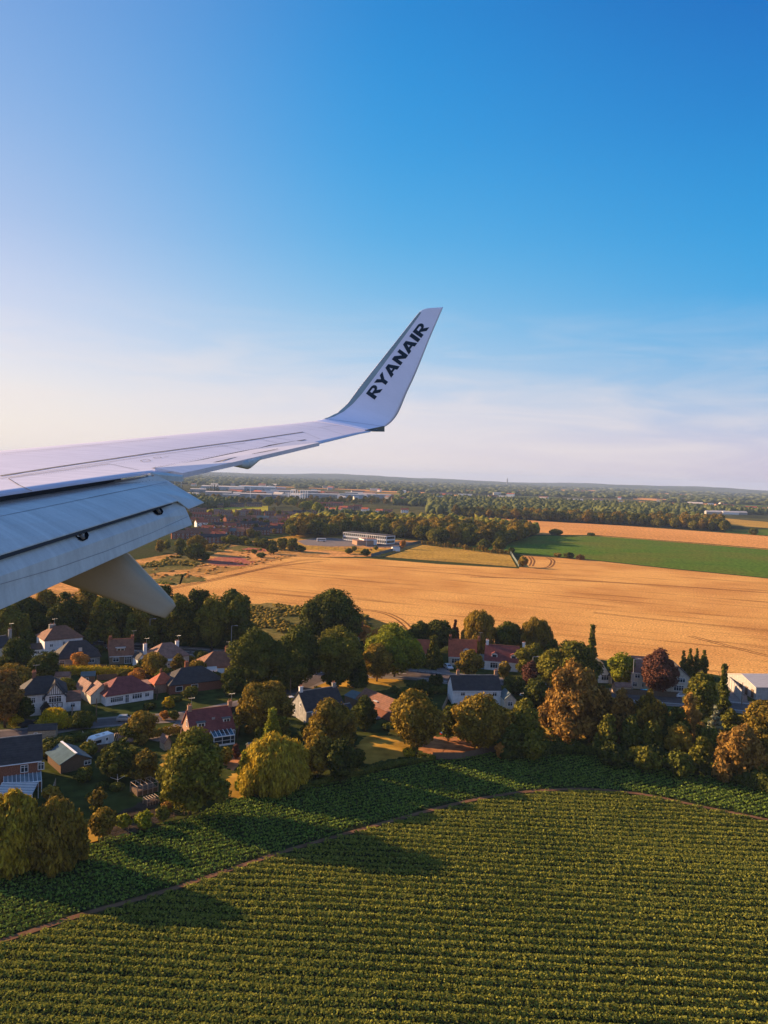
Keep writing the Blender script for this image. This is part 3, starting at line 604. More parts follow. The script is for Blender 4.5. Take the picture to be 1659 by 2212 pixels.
# aileron / tab: separate panel lying on the trailing edge
def surf_loft(rows,name,m,parent,th=.02):
    """rows: list of (list of points) across span; gives a closed thin shell"""
    vs=[];fs=[];nr=len(rows);nc=len(rows[0]); 
    for r in rows: vs+=[Vector(p) for p in r]
    nv=len(vs); 
    for r in rows: vs+=[Vector(p)-Vector((0,0,th)) for p in r]
    for i in range(nr-1):
        for k in range(nc-1):
            a=i*nc+k; fs.append((a,a+1,a+nc+1,a+nc)); fs.append((nv+a,nv+a+nc,nv+a+nc+1,nv+a+1))
    for i in range(nr-1):
        a=i*nc; fs.append((a,a+nc,nv+a+nc,nv+a)); b=i*nc+nc-1; fs.append((b,nv+b,nv+b+nc,b+nc))
    for k in range(nc-1):
        fs.append((k,nv+k,nv+k+1,k+1)); b=(nr-1)*nc+k; fs.append((b,b+1,nv+b+1,nv+b))
    return MB().add(vs,fs).build(name,m,parent)
def atYd(x,y,Y): return atY(x*K,y*K,Y)
ail=surf_loft([[atYd(335,1013,7.55),atYd(395,1024.5,7.6)],[atYd(440,995,8.8),atYd(502,1001,8.72)],[atYd(540,974,9.9),atYd(610,976,9.85)],[atYd(640,954,11.2),atYd(690,957.5,11.3)]],'aileron',painted('aileron_paint',(.66,.63,.69),.45),wing,.05)
ail.location=(0,0,.012)
strip(bvh(ail),d((410,1015),(500,993),(600,972.5)),.022,'tab_gap',MG,wing,off=.018)
MB().bar(atYd(500,1001,8.9),atYd(535,1004.5,9.0),.03,.05,8).bar(atYd(535,1004.5,9.0),atYd(566,987,9.4),.05,.015,8).build('balance_fairing',MF,wing,True)
# winglet details
le=[(1137,166),(1060,274),(940,438),(840,574),(740,708),(680,774),(622,823),(560,856),(505,872)]; lo=[(1124,163),(1054,251),(945,389),(826,538),(717,676),(648,769),(580,832),(520,862),(470,876)]
def q6(x,y): return (250+x/6.636,287.5+y/6.636)
vs=[];fs=[];A_=[];B__=[]
for i in range(len(le)-1):
    for k in range(6):
        t=k/6; A_.append(tuple(le[i][j]+(le[i+1][j]-le[i][j])*t for j in(0,1))); B__.append(tuple(lo[i][j]+(lo[i+1][j]-lo[i][j])*t for j in(0,1)))
for a,b in zip(A_,B__):
    row=[]
    for t in (0,.25,.5,.75,.97):
        c=None
        for tt in (t,t-.05,t-.12):
            c=cast(BL,*q6(a[0]+(b[0]-a[0])*tt,a[1]+(b[1]-a[1])*tt),.004)
            if c: break
        row.append(c[0] if c else (row[-1] if row else None))
    if any(r is None for r in row): continue
    vs+=row
nr=len(vs)//5
for i in range(nr-1):
    for k in range(4): fs.append((i*5+k,i*5+k+1,i*5+5+k+1,i*5+5+k))
MB().add(vs,fs).build('leading_edge_strip',MS,wlet,True)
def arc(cx,cy,rx,ry,a0,a1,n=9): return [(cx+rx*math.cos(math.radians(a0+(a1-a0)*i/(n-1))),cy+ry*math.sin(math.radians(a0+(a1-a0)*i/(n-1)))) for i in range(n)]
def LR():
    o=arc(.76,.69,.40,.31,90,-90); i_=arc(.72,.69,.13,.11,90,-90); P=[[(0,0),(.37,0),(.37,1),(0,1)],[(.37,.80),(.72,.80),(.76,1),(.37,1)],[(.37,.38),(.76,.38),(.72,.58),(.37,.58)],[(.44,.38),(.84,.40),(1.27,0),(.83,0)]]
    for k in range(len(o)-1): P.append([o[k],o[k+1],i_[k+1],i_[k]])
    return P,1.27
GL={'R':LR(),'Y':([[(.46,0),(.83,0),(.83,.42),(1.30,1),(.88,1),(.65,.68),(.42,1),(0,1),(.46,.42)]],1.30),
 'A':([[(0,0),(.40,0),(.48,.2),(.56,.40),(.675,.70),(.675,1),(.46,1)],[(1.35,0),(.95,0),(.87,.2),(.79,.4),(.675,.70),(.675,1),(.89,1)],[(.48,.2),(.87,.2),(.79,.4),(.56,.4)]],1.35),
 'N':([[(0,0),(.34,0),(.34,.54),(.82,0),(1.2,0),(1.2,1),(.86,1),(.86,.46),(.38,1),(0,1)]],1.2),'I':([[(0,0),(.38,0),(.38,1),(0,1)]],.38)}
# baseline follows the photograph: first stem foot and last leg foot
o0=Vector((826,745)); o1=Vector((1190,264)); word='RYANAIR'; gaps=[.0,.0,.10,.08,.08,.14]; tot=sum(GL[c][1] for c in word)+sum(gaps)
bd=(o1-o0)/tot; up=Vector((-57,-41)); vs=[];fs=[]; x=0
for i,c in enumerate(word):
    for poly in GL[c][0]:
        idx=[]; den=[]
        for k in range(len(poly)):
            p=poly[k]; q=poly[(k+1)%len(poly)]; den.append(p)
        for p in den:
            pt=o0+bd*(x+p[0])+up*p[1]; h=cast(BL,*q6(pt.x,pt.y),.006); idx.append(len(vs)); vs.append(h[0])
        fs.append(tuple(idx))
    x+=GL[c][1]+(gaps[i] if i<6 else 0)
let=MB().add(vs,fs).build('lettering',MT,wlet)
tag(let,'dark navy capital lettering along the inner winglet face')
MB().add([zq(760,946,14.2),zq(815,934,14.6),zq(893,918,15.02),zq(893,957,15.0),zq(815,956,14.6),zq(770,950,14.3),
          zq(762,946,14.35),zq(815,934,14.75),zq(893,918,15.2),zq(893,957,15.18),zq(815,956,14.75),zq(772,950,14.45)],
          [(0,1,2,3,4,5),(11,10,9,8,7,6),(0,6,7,1),(1,7,8,2),(2,8,9,3),(3,9,10,4),(4,10,11,5),(5,11,6,0)]).build('tip_light_housing',mat('tip_light_dark',(.10,.075,.045),.4,.2),wing)
# flaps
def flapsec(Y,kind):
    if kind=='main':
        le_=Pz(-3.98+.232*Y,Y,interp(Y,[1.9,5.4,7.24],[-.62,-.305,-.115])-.01); te=Pz(-3.72+.28*Y,Y,interp(Y,[1.9,4.74,6.8],[-.99,-.572,-.268]))
        kink=le_.lerp(te,.45)+Vector((0,0,.055)); return [le_+Vector((-.25,0,.0)),le_+Vector((-.05,0,.012)),le_.lerp(te,.15)+Vector((0,0,.035)),kink,le_.lerp(te,.75)+Vector((0,0,.035)),te]
    te=Pz(-3.66+.28*Y,Y,interp(Y,[1.9,4.74,6.9],[-1.30,-.885,-.478])); mt=Pz(-3.72+.28*Y,Y,interp(Y,[1.9,4.74,6.8],[-.99,-.572,-.268]))
    le_=mt+Vector((-.13,0,-.02)); a=mt+Vector((-.03,0,-.045)); b=a.lerp(te,.32)+Vector((.035,0,.005)); return [le_+Vector((-.05,0,-.10)),le_,a,b,a.lerp(te,.65)+Vector((.015,0,0)),te]
mrows=[flapsec(Y,'main') for Y in (1.9,3,4,4.74,5.4,6,6.4)]
r_=flapsec(6.79,'main'); r_[5]=atYd(384,1081,6.79); mrows.append(r_)
r_=flapsec(6.9,'main'); r_[5]=atYd(407,1098,6.93); r_[4]=atYd(385,1072,6.93); mrows.append(r_)
# outboard end of the main flap is cut on a slant
e0=[atYd(331,1026,7.2),atYd(340,1027.5,7.2),atYd(362,1038,7.24),atYd(385,1052,7.24),atYd(412,1068,7.24),atYd(440,1085,7.24)]
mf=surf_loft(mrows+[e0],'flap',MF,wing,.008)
arow=[flapsec(Y,'aft') for Y in (1.9,3,4,4.74,5.4,6,6.5)]
e1=[atYd(380,1092,6.85),atYd(382,1083,6.87),atYd(388,1083,6.88),atYd(398,1092,6.9),atYd(407,1112,6.9),atYd(415,1132,6.9)]
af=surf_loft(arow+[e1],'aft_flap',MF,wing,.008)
mt_=lambda Y:Pz(-3.72+.28*Y,Y,interp(Y,[1.9,4.74,6.8],[-.99,-.572,-.268]))
MB().add([mt_(Y)+Vector((-.004,0,-.008-dz*(1.25-.12*Y))) for Y in (1.9,3,4,4.74,5.4,6,6.7) for dz in (0,.042)],[(2*i,2*i+1,2*i+3,2*i+2) for i in range(6)]).build('slot_shadow',MG,mf)  # dark strip painting the shade in the slot under the main flap
BF=bvh(mf); BA=bvh(af)
strip(BF,d((0,1116),(120,1091),(250,1064),(370,1040)),.006,'rivet_row',bpy.data.materials['rivet_seam'],mf,off=.003)
strip(BA,d((0,1262),(120,1228),(230,1190),(330,1150),(405,1116)),.003,'trailing_panel_edge',bpy.data.materials['rivet_seam'],af,off=.003)
# slots where the flap linkages pass through
for (pts) in ([(155,1155),(163,1151.5),(176,1148),(187,1149),(191,1157),(188,1165.5),(178,1170.5),(169,1167),(162,1159)],[(325,1102),(331,1099.5),(339,1097),(347,1098),(352,1106),(349,1112),(339,1114),(333,1110)]):
    h=[cast(BA,x*K,y*K,.008) for x,y in pts]; h=[q[0] for q in h if q]
    if len(h)>3: MB().add(h,[tuple(range(len(h)))]).build('linkage_slot',mat('slot_dark',(.015,.018,.022),.9,.1) if 'slot_dark' not in bpy.data.materials else bpy.data.materials['slot_dark'],af)
def link(a,b,r):
    ha=cast(BA,a[0]*K,a[1]*K,.016); hb=cast(BA,b[0]*K,b[1]*K,.014)
    if ha and hb: MB().bar(ha[0],hb[0],r,r*.9,6).build('linkage_arm',mat('linkage_metal',(.25,.22,.19),.5,.15) if 'linkage_metal' not in bpy.data.materials else bpy.data.materials['linkage_metal'],af)
link((166,1150),(178,1166),.016); link((336,1099),(343,1110),.016)
# dark strip drawn as the shade between the wing trailing edge and flap
MB().add([Pz(teX(Y)-.22,Y,interp(Y,[1.9,5.4,7.24],[-.60,-.235,-.055])-dz) for Y in (1.9,3,4,5,6,7.1) for dz in (.03,.075)],[(2*i,2*i+1,2*i+3,2*i+2) for i in range(5)]).build('cove_shadow',MG,wing)
# tip of fixed trailing edge outboard of the flap
MB().add([atYd(325,1020,7.2),atYd(360,1021,7.4),atYd(397,1027,7.55),atYd(392,1029.5,7.5),atYd(365,1028,7.35),atYd(335,1024,7.2)]+[p-Vector((0,0,.05)) for p in [atYd(325,1020,7.2),atYd(360,1021,7.4),atYd(397,1027,7.55),atYd(392,1029.5,7.5),atYd(365,1028,7.35),atYd(335,1024,7.2)]],
   [tuple(range(6)),tuple(range(11,5,-1))]+[(i,(i+1)%6,6+(i+1)%6,6+i) for i in range(6)]).build('fixed_trailing_edge',MF,wing)
# flap track fairing
up_=[(215,1165),(262,1203),(300,1240),(340,1275),(368,1299),(377,1310)]; lo_=[(70,1238),(129,1261),(200,1284),(265,1306),(325,1328),(356,1336)]
secs=[]; Yc_=6.05
for i,(u_,l_) in enumerate(zip(up_,lo_)):
    a=atYd(*u_,Yc_+.06); b=atYd(*l_,Yc_-.02); wdt=[.36,.34,.28,.20,.12,.07][i]; ax=(a-b); secs.append((a,b,wdt))
vs=[];fs=[];prof=[(.0,.5),(.02,.25),(.0,.06),(.10,-.05),(.3,-.06),(.6,-.04),(.88,-.03),(.98,.05),(1.03,.28),(1.03,.72),(.95,1.0),(.6,1.05),(.25,1.02),(.05,.85)]
for a,b,wd in secs:
    for t,s in prof: vs.append(a.lerp(b,t)+Vector((0,wd*s,0))+Vector((0,0,0)))
np_=len(prof)
for i in range(len(secs)-1):
    for k in range(np_): fs.append((i*np_+k,i*np_+(k+1)%np_,(i+1)*np_+(k+1)%np_,(i+1)*np_+k))
fs.append(tuple((len(secs)-1)*np_+k for k in range(np_))); fs.append(tuple(range(np_)))
MB().add(vs,fs).build('flap_track_fairing',MFA,wing,True)

def rivets(bv,a,b,n,name,parent,r=.006):
    vs=[];fs=[]
    for i in range(n):
        h=cast(bv,a[0]*K+(b[0]-a[0])*K*i/(n-1),a[1]*K+(b[1]-a[1])*K*i/(n-1),.004)
        if not h: continue
        p,nn=h; u=nn.orthogonal().normalized(); w_=nn.cross(u); o_=len(vs)
        vs+=[p+(u*math.cos(k*math.pi/3)+w_*math.sin(k*math.pi/3))*r for k in range(6)]; fs.append(tuple(range(o_,o_+6)))
    if fs: MB().add(vs,fs).build(name,MG,parent)
rivets(BF,(0,1090),(330,1038),46,'rivet_line',mf,.005); rivets(BW,(95,1026),(300,995),40,'rivet_line',wing,.006); rivets(BW,(336,1009),(560,967),40,'rivet_line',wing,.007); rivets(BW,(0,983.5),(330,952),60,'rivet_line',wing,.006)
rivets(BF,(305,1029),(330,1028),3,'bolt_head',mf,.014); rivets(BF,(318,1023.5),(322,1023.5),2,'bolt_head',mf,.012)
rivets(BL,(770,845),(905,680),36,'rivet_line',wlet,.008)
strip(BW,d((560,948),(520,955)),.006,'panel_seam',MG,wing); 
strip(BL,d((703,905),(760,912),(826,921)),.008,'winglet_joint',bpy.data.materials['seam_soft'],wlet)
LAWNS=[]; FOOT=[]
# ================= buildings =================
def slab(mb,pts,t):
    P=[Vector(p) for p in pts]; nrm=(P[1]-P[0]).cross(P[2]-P[0]).normalized()
    if nrm.z<0: nrm=-nrm
    n_=len(P); mb.add(P+[p-nrm*t for p in P],[tuple(range(n_)),tuple(range(2*n_-1,n_-1,-1))]+[(i,(i+1)%n_,n_+(i+1)%n_,n_+i) for i in range(n_)])
def roofshape(mb,x0,x1,y0,y1,z,rh,kind,hipf=.5):
    """roof solid over a rectangle whose eaves are at z"""
    if kind=='gable':
        ym=(y0+y1)/2; slab(mb,[(x0,y0,z),(x1,y0,z),(x1,ym,z+rh),(x0,ym,z+rh)],.14); slab(mb,[(x1,y1,z),(x0,y1,z),(x0,ym,z+rh),(x1,ym,z+rh)],.14)
    elif kind=='gableY':
        xm=(x0+x1)/2; slab(mb,[(x0,y0,z),(xm,y0,z+rh),(xm,y1,z+rh),(x0,y1,z)],.14); slab(mb,[(x1,y0,z),(x1,y1,z),(xm,y1,z+rh),(xm,y0,z+rh)],.14)
    elif kind=='hip':
        if x1-x0>=y1-y0: q=(y1-y0)*hipf; a=(x0+q,(y0+y1)/2,z+rh); b=(x1-q,(y0+y1)/2,z+rh); f=[(0,1,5,4),(1,2,5),(2,3,4,5),(3,0,4)]
        else: q=(x1-x0)*hipf; a=((x0+x1)/2,y0+q,z+rh); b=((x0+x1)/2,y1-q,z+rh); f=[(0,1,4),(1,2,5,4),(2,3,5),(3,0,4,5)]
        mb.add([(x0,y0,z),(x1,y0,z),(x1,y1,z),(x0,y1,z),a,b],f+[(3,2,1,0)])
        mb.box(x0,x1,y0,y1,z-.14,z-.002)
    elif kind=='flat': mb.box(x0,x1,y0,y1,z,z+rh)
    elif kind=='lean': slab(mb,[(x0,y0,z),(x1,y0,z),(x1,y1,z+rh),(x0,y1,z+rh)],.1)
def wallshape(mb,x0,x1,y0,y1,z0,z,rh,kind):
    if kind=='gable':
        ym=(y0+y1)/2; r=rh*.97; mb.add([(x0,y0,z0),(x1,y0,z0),(x1,y1,z0),(x0,y1,z0),(x0,y0,z),(x1,y0,z),(x1,y1,z),(x0,y1,z),(x0,ym,z+r),(x1,ym,z+r)],[(0,1,5,4),(1,2,6,9,5),(2,3,7,6),(3,0,4,8,7),(3,2,1,0),(4,5,9,8),(8,9,6,7)])
    elif kind=='gableY':
        xm=(x0+x1)/2; r=rh*.97; mb.add([(x0,y0,z0),(x1,y0,z0),(x1,y1,z0),(x0,y1,z0),(x0,y0,z),(x1,y0,z),(x1,y1,z),(x0,y1,z),(xm,y0,z+r),(xm,y1,z+r)],[(0,1,5,8,4),(1,2,6,5),(2,3,7,9,6),(3,0,4,7),(3,2,1,0),(5,6,9,8),(8,9,7,4)])
    else: mb.box(x0,x1,y0,y1,z0,z)
def fp(face,box,u,z,out=0):
    x0,x1,y0,y1=box
    return {'F':Vector((x0+u,y0-out,z)),'L':Vector((x0-out,y1-u,z)),'R':Vector((x1+out,y0+u,z)),'B':Vector((x1-u,y1+out,z))}[face]
def fbox(mb,face,box,u0,u1,z0,z1,o0,o1):
    a=[fp(face,box,u0,z0,o0),fp(face,box,u1,z0,o0),fp(face,box,u1,z1,o0),fp(face,box,u0,z1,o0)]; b=[fp(face,box,u0,z0,o1),fp(face,box,u1,z0,o1),fp(face,box,u1,z1,o1),fp(face,box,u0,z1,o1)]
    mb.add(a+b,[(0,1,2,3),(7,6,5,4),(0,4,5,1),(1,5,6,2),(2,6,7,3),(3,7,4,0)])
def window(par,face,box,u,z,w,h,cols=2,trans=True,name='window',fm='frame'):
    mb=MB(); t=.09; 
    fbox(mb,face,box,u-w/2,u+w/2,z,z+t,.005,.08); fbox(mb,face,box,u-w/2,u+w/2,z+h-t,z+h,.005,.08)
    for i in range(cols+1):
        c=u-w/2+t/2+(w-t)*i/cols; fbox(mb,face,box,c-t/2,c+t/2,z+t+.003,z+h-t-.003,.006,.078)
    if trans: fbox(mb,face,box,u-w/2+t,u+w/2-t,z+h*.66,z+h*.66+.06,.007,.07)
    f=mb.build(name,M[fm],par); g=MB(); fbox(g,face,box,u-w/2+.03,u+w/2-.03,z+.03,z+h-.03,.002,.035); g.build('pane',M['glass'],f); return f
def chimney(par,x,y,z0,h,m='brickch',s=.45,aer=True,sub=False):
    mb=MB().box(x-s,x+s,y-s*.65,y+s*.65,z0,z0+h).box(x-s-.07,x+s+.07,y-s*.65-.07,y+s*.65+.07,z0+h+.002,z0+h+.14); c=mb.build('chimney',M[m],par)
    p=MB(); 
    for k in (-.5,.5): p.bar((x+k*s,y,z0+h+.14),(x+k*s,y,z0+h+.6),.13,.11,8)
    p.build('chimney_pot',M['pot'],c)
    if aer:
        a=MB().bar((x+s*.8,y,z0+h),(x+s*.8,y,z0+h+1.8),.03).bar((x+s*.8-.6,y,z0+h+1.75),(x+s*.8+.9,y+.1,z0+h+1.75),.03)
        for k in range(5): a.bar((x+s*.8-.5+k*.3,y-.3,z0+h+1.77),(x+s*.8-.5+k*.3,y+.3,z0+h+1.77),.018)
        a.build('aerial',M['metalg'],c)
    return c
def hframe(A,B): 
    A=Vector(A);B=Vector(B); d=B-A; return A,math.atan2(d.y,d.x),math.hypot(d.x,d.y)
def house(label,A,B,depth,wh,rh,kind,wm,rm,wins=(),chims=(),oh=.4,name='house',cat='house',group=None,hipf=.5,w=None,rot=None,ridgecap=True):
    A,rz,L_=hframe(A,B) if B is not None else (Vector(A),math.radians(rot),w)
    if w: L_=w
    if rot is not None: rz=math.radians(rot)
    e=empty(name,A,rz,label,cat,group); box=(0,L_,0,depth); FOOT.append((A.x,A.y,rz,L_,depth))
    mb=MB(); wallshape(mb,0,L_,0,depth,-.3,wh,rh,kind); mb.build('wall',M[wm],e)
    mb=MB(); drop=oh*rh/(depth/2 if kind!='gableY' else L_/2) if kind in('gable','gableY') else 0
    roofshape(mb,-oh,L_+oh,-oh,depth+oh,wh-drop+.12,rh+drop,kind,hipf); r=mb.build('roof',M[rm],e)
    if ridgecap and kind=='gable':
        MB().bar((-oh,depth/2,wh+rh+.14),(L_+oh,depth/2,wh+rh+.14),.10,n=6).build('ridge_tiles',M['pot'] if rm in('rred','rmaroon','rbrown','rtan') else M['grey'],r)
        g=MB(); g.box(0,L_,-oh-.12,-oh-.01,wh-drop-.08,wh-drop+.06); g.build('gutter',M['frame'],r)
    for a in wins:
        f,u,z,ww,hh=a[:5]; window(e,f,box,u,z,ww,hh,*(a[5:]))
    for a in chims: chimney(e,*a)
    return e,L_
def addon(e,x0,x1,y0,y1,wh,rh,kind,wm,rm,oh=.25,wins=(),nm='extension'):
    mb=MB(); wallshape(mb,x0,x1,y0,y1,-.3,wh,rh,kind); w_=mb.build(nm,M[wm],e)
    mb=MB(); dr=oh*rh/((y1-y0)/2 if kind=='gable' else (x1-x0)/2) if kind in('gable','gableY') else 0
    roofshape(mb,x0-oh,x1+oh,y0-oh,y1+oh,wh-dr+.1,rh+dr,kind); mb.build(nm+'_roof',M[rm],w_)
    for a in wins:
        f,u,z,ww,hh=a[:5]; 
        mbx=(x0,x1,y0,y1); wf=window(e,f,mbx,u,z,ww,hh,*(a[5:]))
    return w_
def dormer(e,x,y,z,w,h,d_,wm,rm,kind='gableY',cols=2):
    mb=MB(); r=.55 if kind=='gableY' else .12; wallshape(mb,x-w/2,x+w/2,y,y+d_,z,z+h,r if kind=='gableY' else 0,kind); dd=mb.build('dormer',M[wm],e)
    mb=MB(); roofshape(mb,x-w/2-.2,x+w/2+.2,y-.25,y+d_,z+h+.02,r,kind); mb.build('dormer_roof',M[rm],dd)
    f=MB(); b=(x-w/2,x+w/2,y,y+d_); u=w/2; ww=w*.8; hh=h*.72; z0=z+h*.16
    for c in range(cols+1): cc=u-ww/2+ww*c/cols; fbox(f,'F',b,cc-.05,cc+.05,z0,z0+hh,.005,.07)
    fbox(f,'F',b,u-ww/2,u+ww/2,z0-.09,z0-.003,.005,.08); fbox(f,'F',b,u-ww/2,u+ww/2,z0+hh+.003,z0+hh+.09,.005,.08); f.build('window_frame',M['frame'],dd)
    g=MB(); fbox(g,'F',b,u-ww/2,u+ww/2,z0,z0+hh,.002,.03); g.build('pane',M['glass'],dd)
# --- half-timbered white house, lower left row
e,Lh=house('white two storey house with a half-timbered black and white front gable',D(43,1549),D(142,1540),8,5.1,3.3,'hip','white','rdark',
  wins=[('F',2.3,3.1,2.0,1.3,5),('F',2.3,.7,2.1,1.6,5),('F',5.3,3.4,1.2,1.2,3)],chims=[(3.0,4,7.9,1.6)],hipf=.42)
addon(e,Lh-4.6,Lh-.3,-1.3,4.5,4.9,2.9,'gableY','white','rdark',.45,nm='front_gable')
bx=(Lh-4.6,Lh-.3,-1.3,4.5); t=MB()
for u0,u1,z0,z1 in [(0.25,4.05,5.0,5.18),(.5,3.8,1.9,2.05),(.5,3.8,3.02,3.16),(.5,.65,2.05,3.02),(3.65,3.8,2.05,3.02),(1.5,1.65,2.05,3.02),(2.65,2.8,2.05,3.02)]: fbox(t,'F',bx,u0,u1,z0,z1,.01,.09)
for i in range(7):
    u=.75+i*.47; top=5.0+2.75*(1-abs(u+.07-2.15)/2.15)-.25
    if top>5.5: fbox(t,'F',bx,u,u+.13,5.19,top,.01,.085)
for s_ in (-1,1):
    a=fp('F',bx,2.15,7.75,.1); b=fp('F',bx,2.15+s_*2.4,4.72,.1); t.bar(a,b,.11,n=4)
a0=fp('F',bx,2.15,2.15,.05); 
for s_ in (-1,1): t.bar(fp('F',bx,2.15,2.12,.05),fp('F',bx,2.15+s_*.42,2.53,.05),.05,n=4); t.bar(fp('F',bx,2.15,2.95,.05),fp('F',bx,2.15+s_*.42,2.53,.05),.05,n=4)
t.build('timbering',M['black'],e); window(e,'F',bx,2.15,3.2,2.8,1.6,5); window(e,'F',bx,2.15,.6,2.8,1.2,5)
addon(e,4.6,6.7,-1.5,-.02,2.1,1.5,'gableY','black','rdark',.25,nm='porch')
addon(e,Lh+.02,Lh+3.4,1.0,6,2.4,1.2,'lean','white','rbrown',.2,wins=[('F',1.6,1.0,1.1,1.0,2)],nm='garage')
# --- small garage with pale gable
house('small pale gabled garage with pink lit roof, left of the maroon bungalow',D(184,1514),D(209,1510),7,2.5,1.9,'gableY','cream','rtan',wins=[('F',1.9,.9,2.0,1.2,4)],oh=.3,name='garage',cat='garage')
# --- red hipped bungalow
e,Lh=house('white bungalow with a long maroon hipped roof and two wide bay windows',D(228,1526),D(331,1510),8.5,2.5,3.3,'hip','white','rmaroon',
  wins=[('F',2.8,.7,3.2,1.35,6),('F',8.0,.8,2.6,1.3,4),('F',5.4,.1,1.0,2.1,2),('F',10.6,.9,1.2,1.1,2)],hipf=.5,chims=[(.9,2.6,2.9,1.7,'brickch',.35,False)])
addon(e,-2.6,3.0,3.5,7.5,2.4,2.4,'gableY','cream','rtan',.3,nm='side_wing')
# --- brown bungalow behind cottage row
e,Lh=house('brown brick bungalow with wide hipped roof and two pale blinds',D(366,1501),D(480,1487),9,2.4,3.3,'hip','brick','rdark',wins=[('F',2.6,.6,1.9,1.4,1,False),('F',6.8,.7,1.9,1.4,1,False)],chims=[(6.6,6.6,4.9,1.7,'brick',.5,False)])
addon(e,-3.2,2.2,2.6,7.2,2.4,2.5,'hip','brickl','rred',.35,nm='side_wing'); chimney(e,-.9,5,3.9,1.5,'brick',.28,False)
addon(e,-7.4,-3.4,4.5,9,2.1,.16,'flat','brickl','rtan',.15,nm='flat_garage')
# --- white semi-detached, upper left
e,Lh=house('white two storey semi-detached house with ribbed brown hipped roof, upper left under the wing',D(96,1421),None,9.5,5.3,3.4,'hip','white','rbrown',wins=[('F',2.0,3.2,1.0,1.0,2),('F',5.8,3.0,.9,1.6,2),('F',2.6,.4,.9,2.0,2),('L',3.0,3.1,2.1,1.3,2)],chims=[(3.6,5.5,7.6,1.5,'grey',.9,True)],w=11.5,rot=38,hipf=.42)
addon(e,-3.2,-.02,2.2,6.0,2.5,1.4,'gable','white','rdark',.25,wins=[('F',1.6,1,1.2,1,2)],nm='lean_to')
# roof window on the brown slope
house('pink rendered house cut by the left edge of the photograph, tall grey chimney',D(-22,1436),D(24,1428),8,4.6,2.6,'gable','cream','rdark',wins=[('F',4.5,2.8,1.3,1.2,2)],chims=[(7.5,3,4.5,4.6,'grey',.45,True)])
# --- dark bungalow
e,Lh=house('low dark bungalow with a steep hipped roof and single pale rooflight',D(122,1442),D(216,1435),9,2.4,4.3,'hip','grey','rdark',wins=[('F',1.5,.4,1.6,1.5,1),('F',9.5,.8,2.2,1.1,3)],hipf=.42)
mb=MB().box(6.2,7.2,1.4,1.5,4.0,5.2); mb.build('rooflight',M['cream'],e)
# --- dormer house
e,Lh=house('brown pebbledash house with white windowed dormer and moss streaked gable',D(236,1436),D(288,1433),8.5,2.7,4.1,'gable','pebble','rbrown',wins=[('F',1.9,.8,1.8,1.3,2),('F',5.4,.1,2.0,2.1,3)],chims=[(.4,4.2,6.2,1.3,'brick',.45,False),(6.9,4.2,6.2,1.3,'brick',.45,True)],oh=.25)
dormer(e,3.3,1.2,3.2,2.6,1.5,3,'pebble','rmetal','flat',2)
# --- pyramid roof bungalow
e,Lh=house('pale bungalow with weathered pink hipped roof and two tall white chimneys',D(333,1442),D(408,1433),9,2.5,3.6,'hip','cream','rtan',wins=[('F',1.4,1,.7,.8,1)],chims=[(-1.2,5,2.0,4.2,'white',.5,True),(8.6,4.2,1.9,4.4,'white',.5,True)],hipf=.45)
addon(e,-4.6,-1.8,1.2,6,2.6,1.6,'gableY','white','rdark',.2,nm='white_gable'); addon(e,1.0,5.6,-2.6,-.02,2.0,.15,'flat','cream','rmetal',.2,wins=[('F',2.9,.8,1.5,.8,3)],nm='flat_extension')
# --- right bungalow with conservatory
e,Lh=house('brown hip roofed bungalow with pale ribbed conservatory, beside the big dark trees',D(432,1462),D(520,1456),9,2.5,3.6,'hip','brickl','rbrown',wins=[('F',6.5,.8,1.6,1.2,2),('F',8.6,.7,1.4,1.3,2)],chims=[(8.6,5,5.4,1.6,'brick',.5,True)])
addon(e,-1.5,4.6,-2.6,-.02,1.9,.9,'lean','conc','rmetal',.1,nm='conservatory')
# --- red dormer house (centre left)
e,Lh=house('brick cottage with maroon roof, white framed dormers and a glazed conservatory',D(413,1611),D(505,1598),7.6,2.7,3.9,'gable','brickl','rmaroon',wins=[('L',3.8,3.1,.7,1.6,1),('F',9.2,.9,1.3,1.3,3)],chims=[(.5,3.8,6.3,1.3,'brickl',.45,True),(Lx:=9.7,3.8,6.3,1.3,'brickl',.45,True)],oh=.28)
dormer(e,2.4,.9,3.0,1.7,1.5,2.6,'white','rgreen','flat',2); dormer(e,8.2,1.2,3.3,1.6,1.4,2.4,'white','rgreen','flat',2)
MB().box(5.0,5.7,1.75,1.85,4.4,5.1).build('rooflight',M['metalg'],e)
c=MB(); x0,x1=4.2,8.8
for i in range(6):
    x=x0+(x1-x0)*i/5; c.bar((x,-2.8,2.1),(x,-.02,2.75),.06,n=4); 
    if i%2==0 or i==5: c.bar((x,-2.8,0),(x,-2.8,2.1),.09,n=4)
c.box(x0-.1,x1+.1,-2.9,-2.75,2.02,2.22).box(x0,x1,-2.86,-2.78,0,.45).box(x0,x1,-2.85,-2.79,1.15,1.22)
cc=c.build('conservatory',M['frame'],e); g=MB(); slab(g,[(x0,-2.78,2.08),(x1,-2.78,2.08),(x1,-.04,2.70),(x0,-.04,2.70)],.03); g.box(x0+.05,x1-.05,-2.83,-2.81,.46,2.0); g.box(x0,x0+.03,-2.78,-.04,.2,2.0).box(x1-.03,x1,-2.78,-.04,.2,2.0); g.build('glazing',M['glass'],cc)
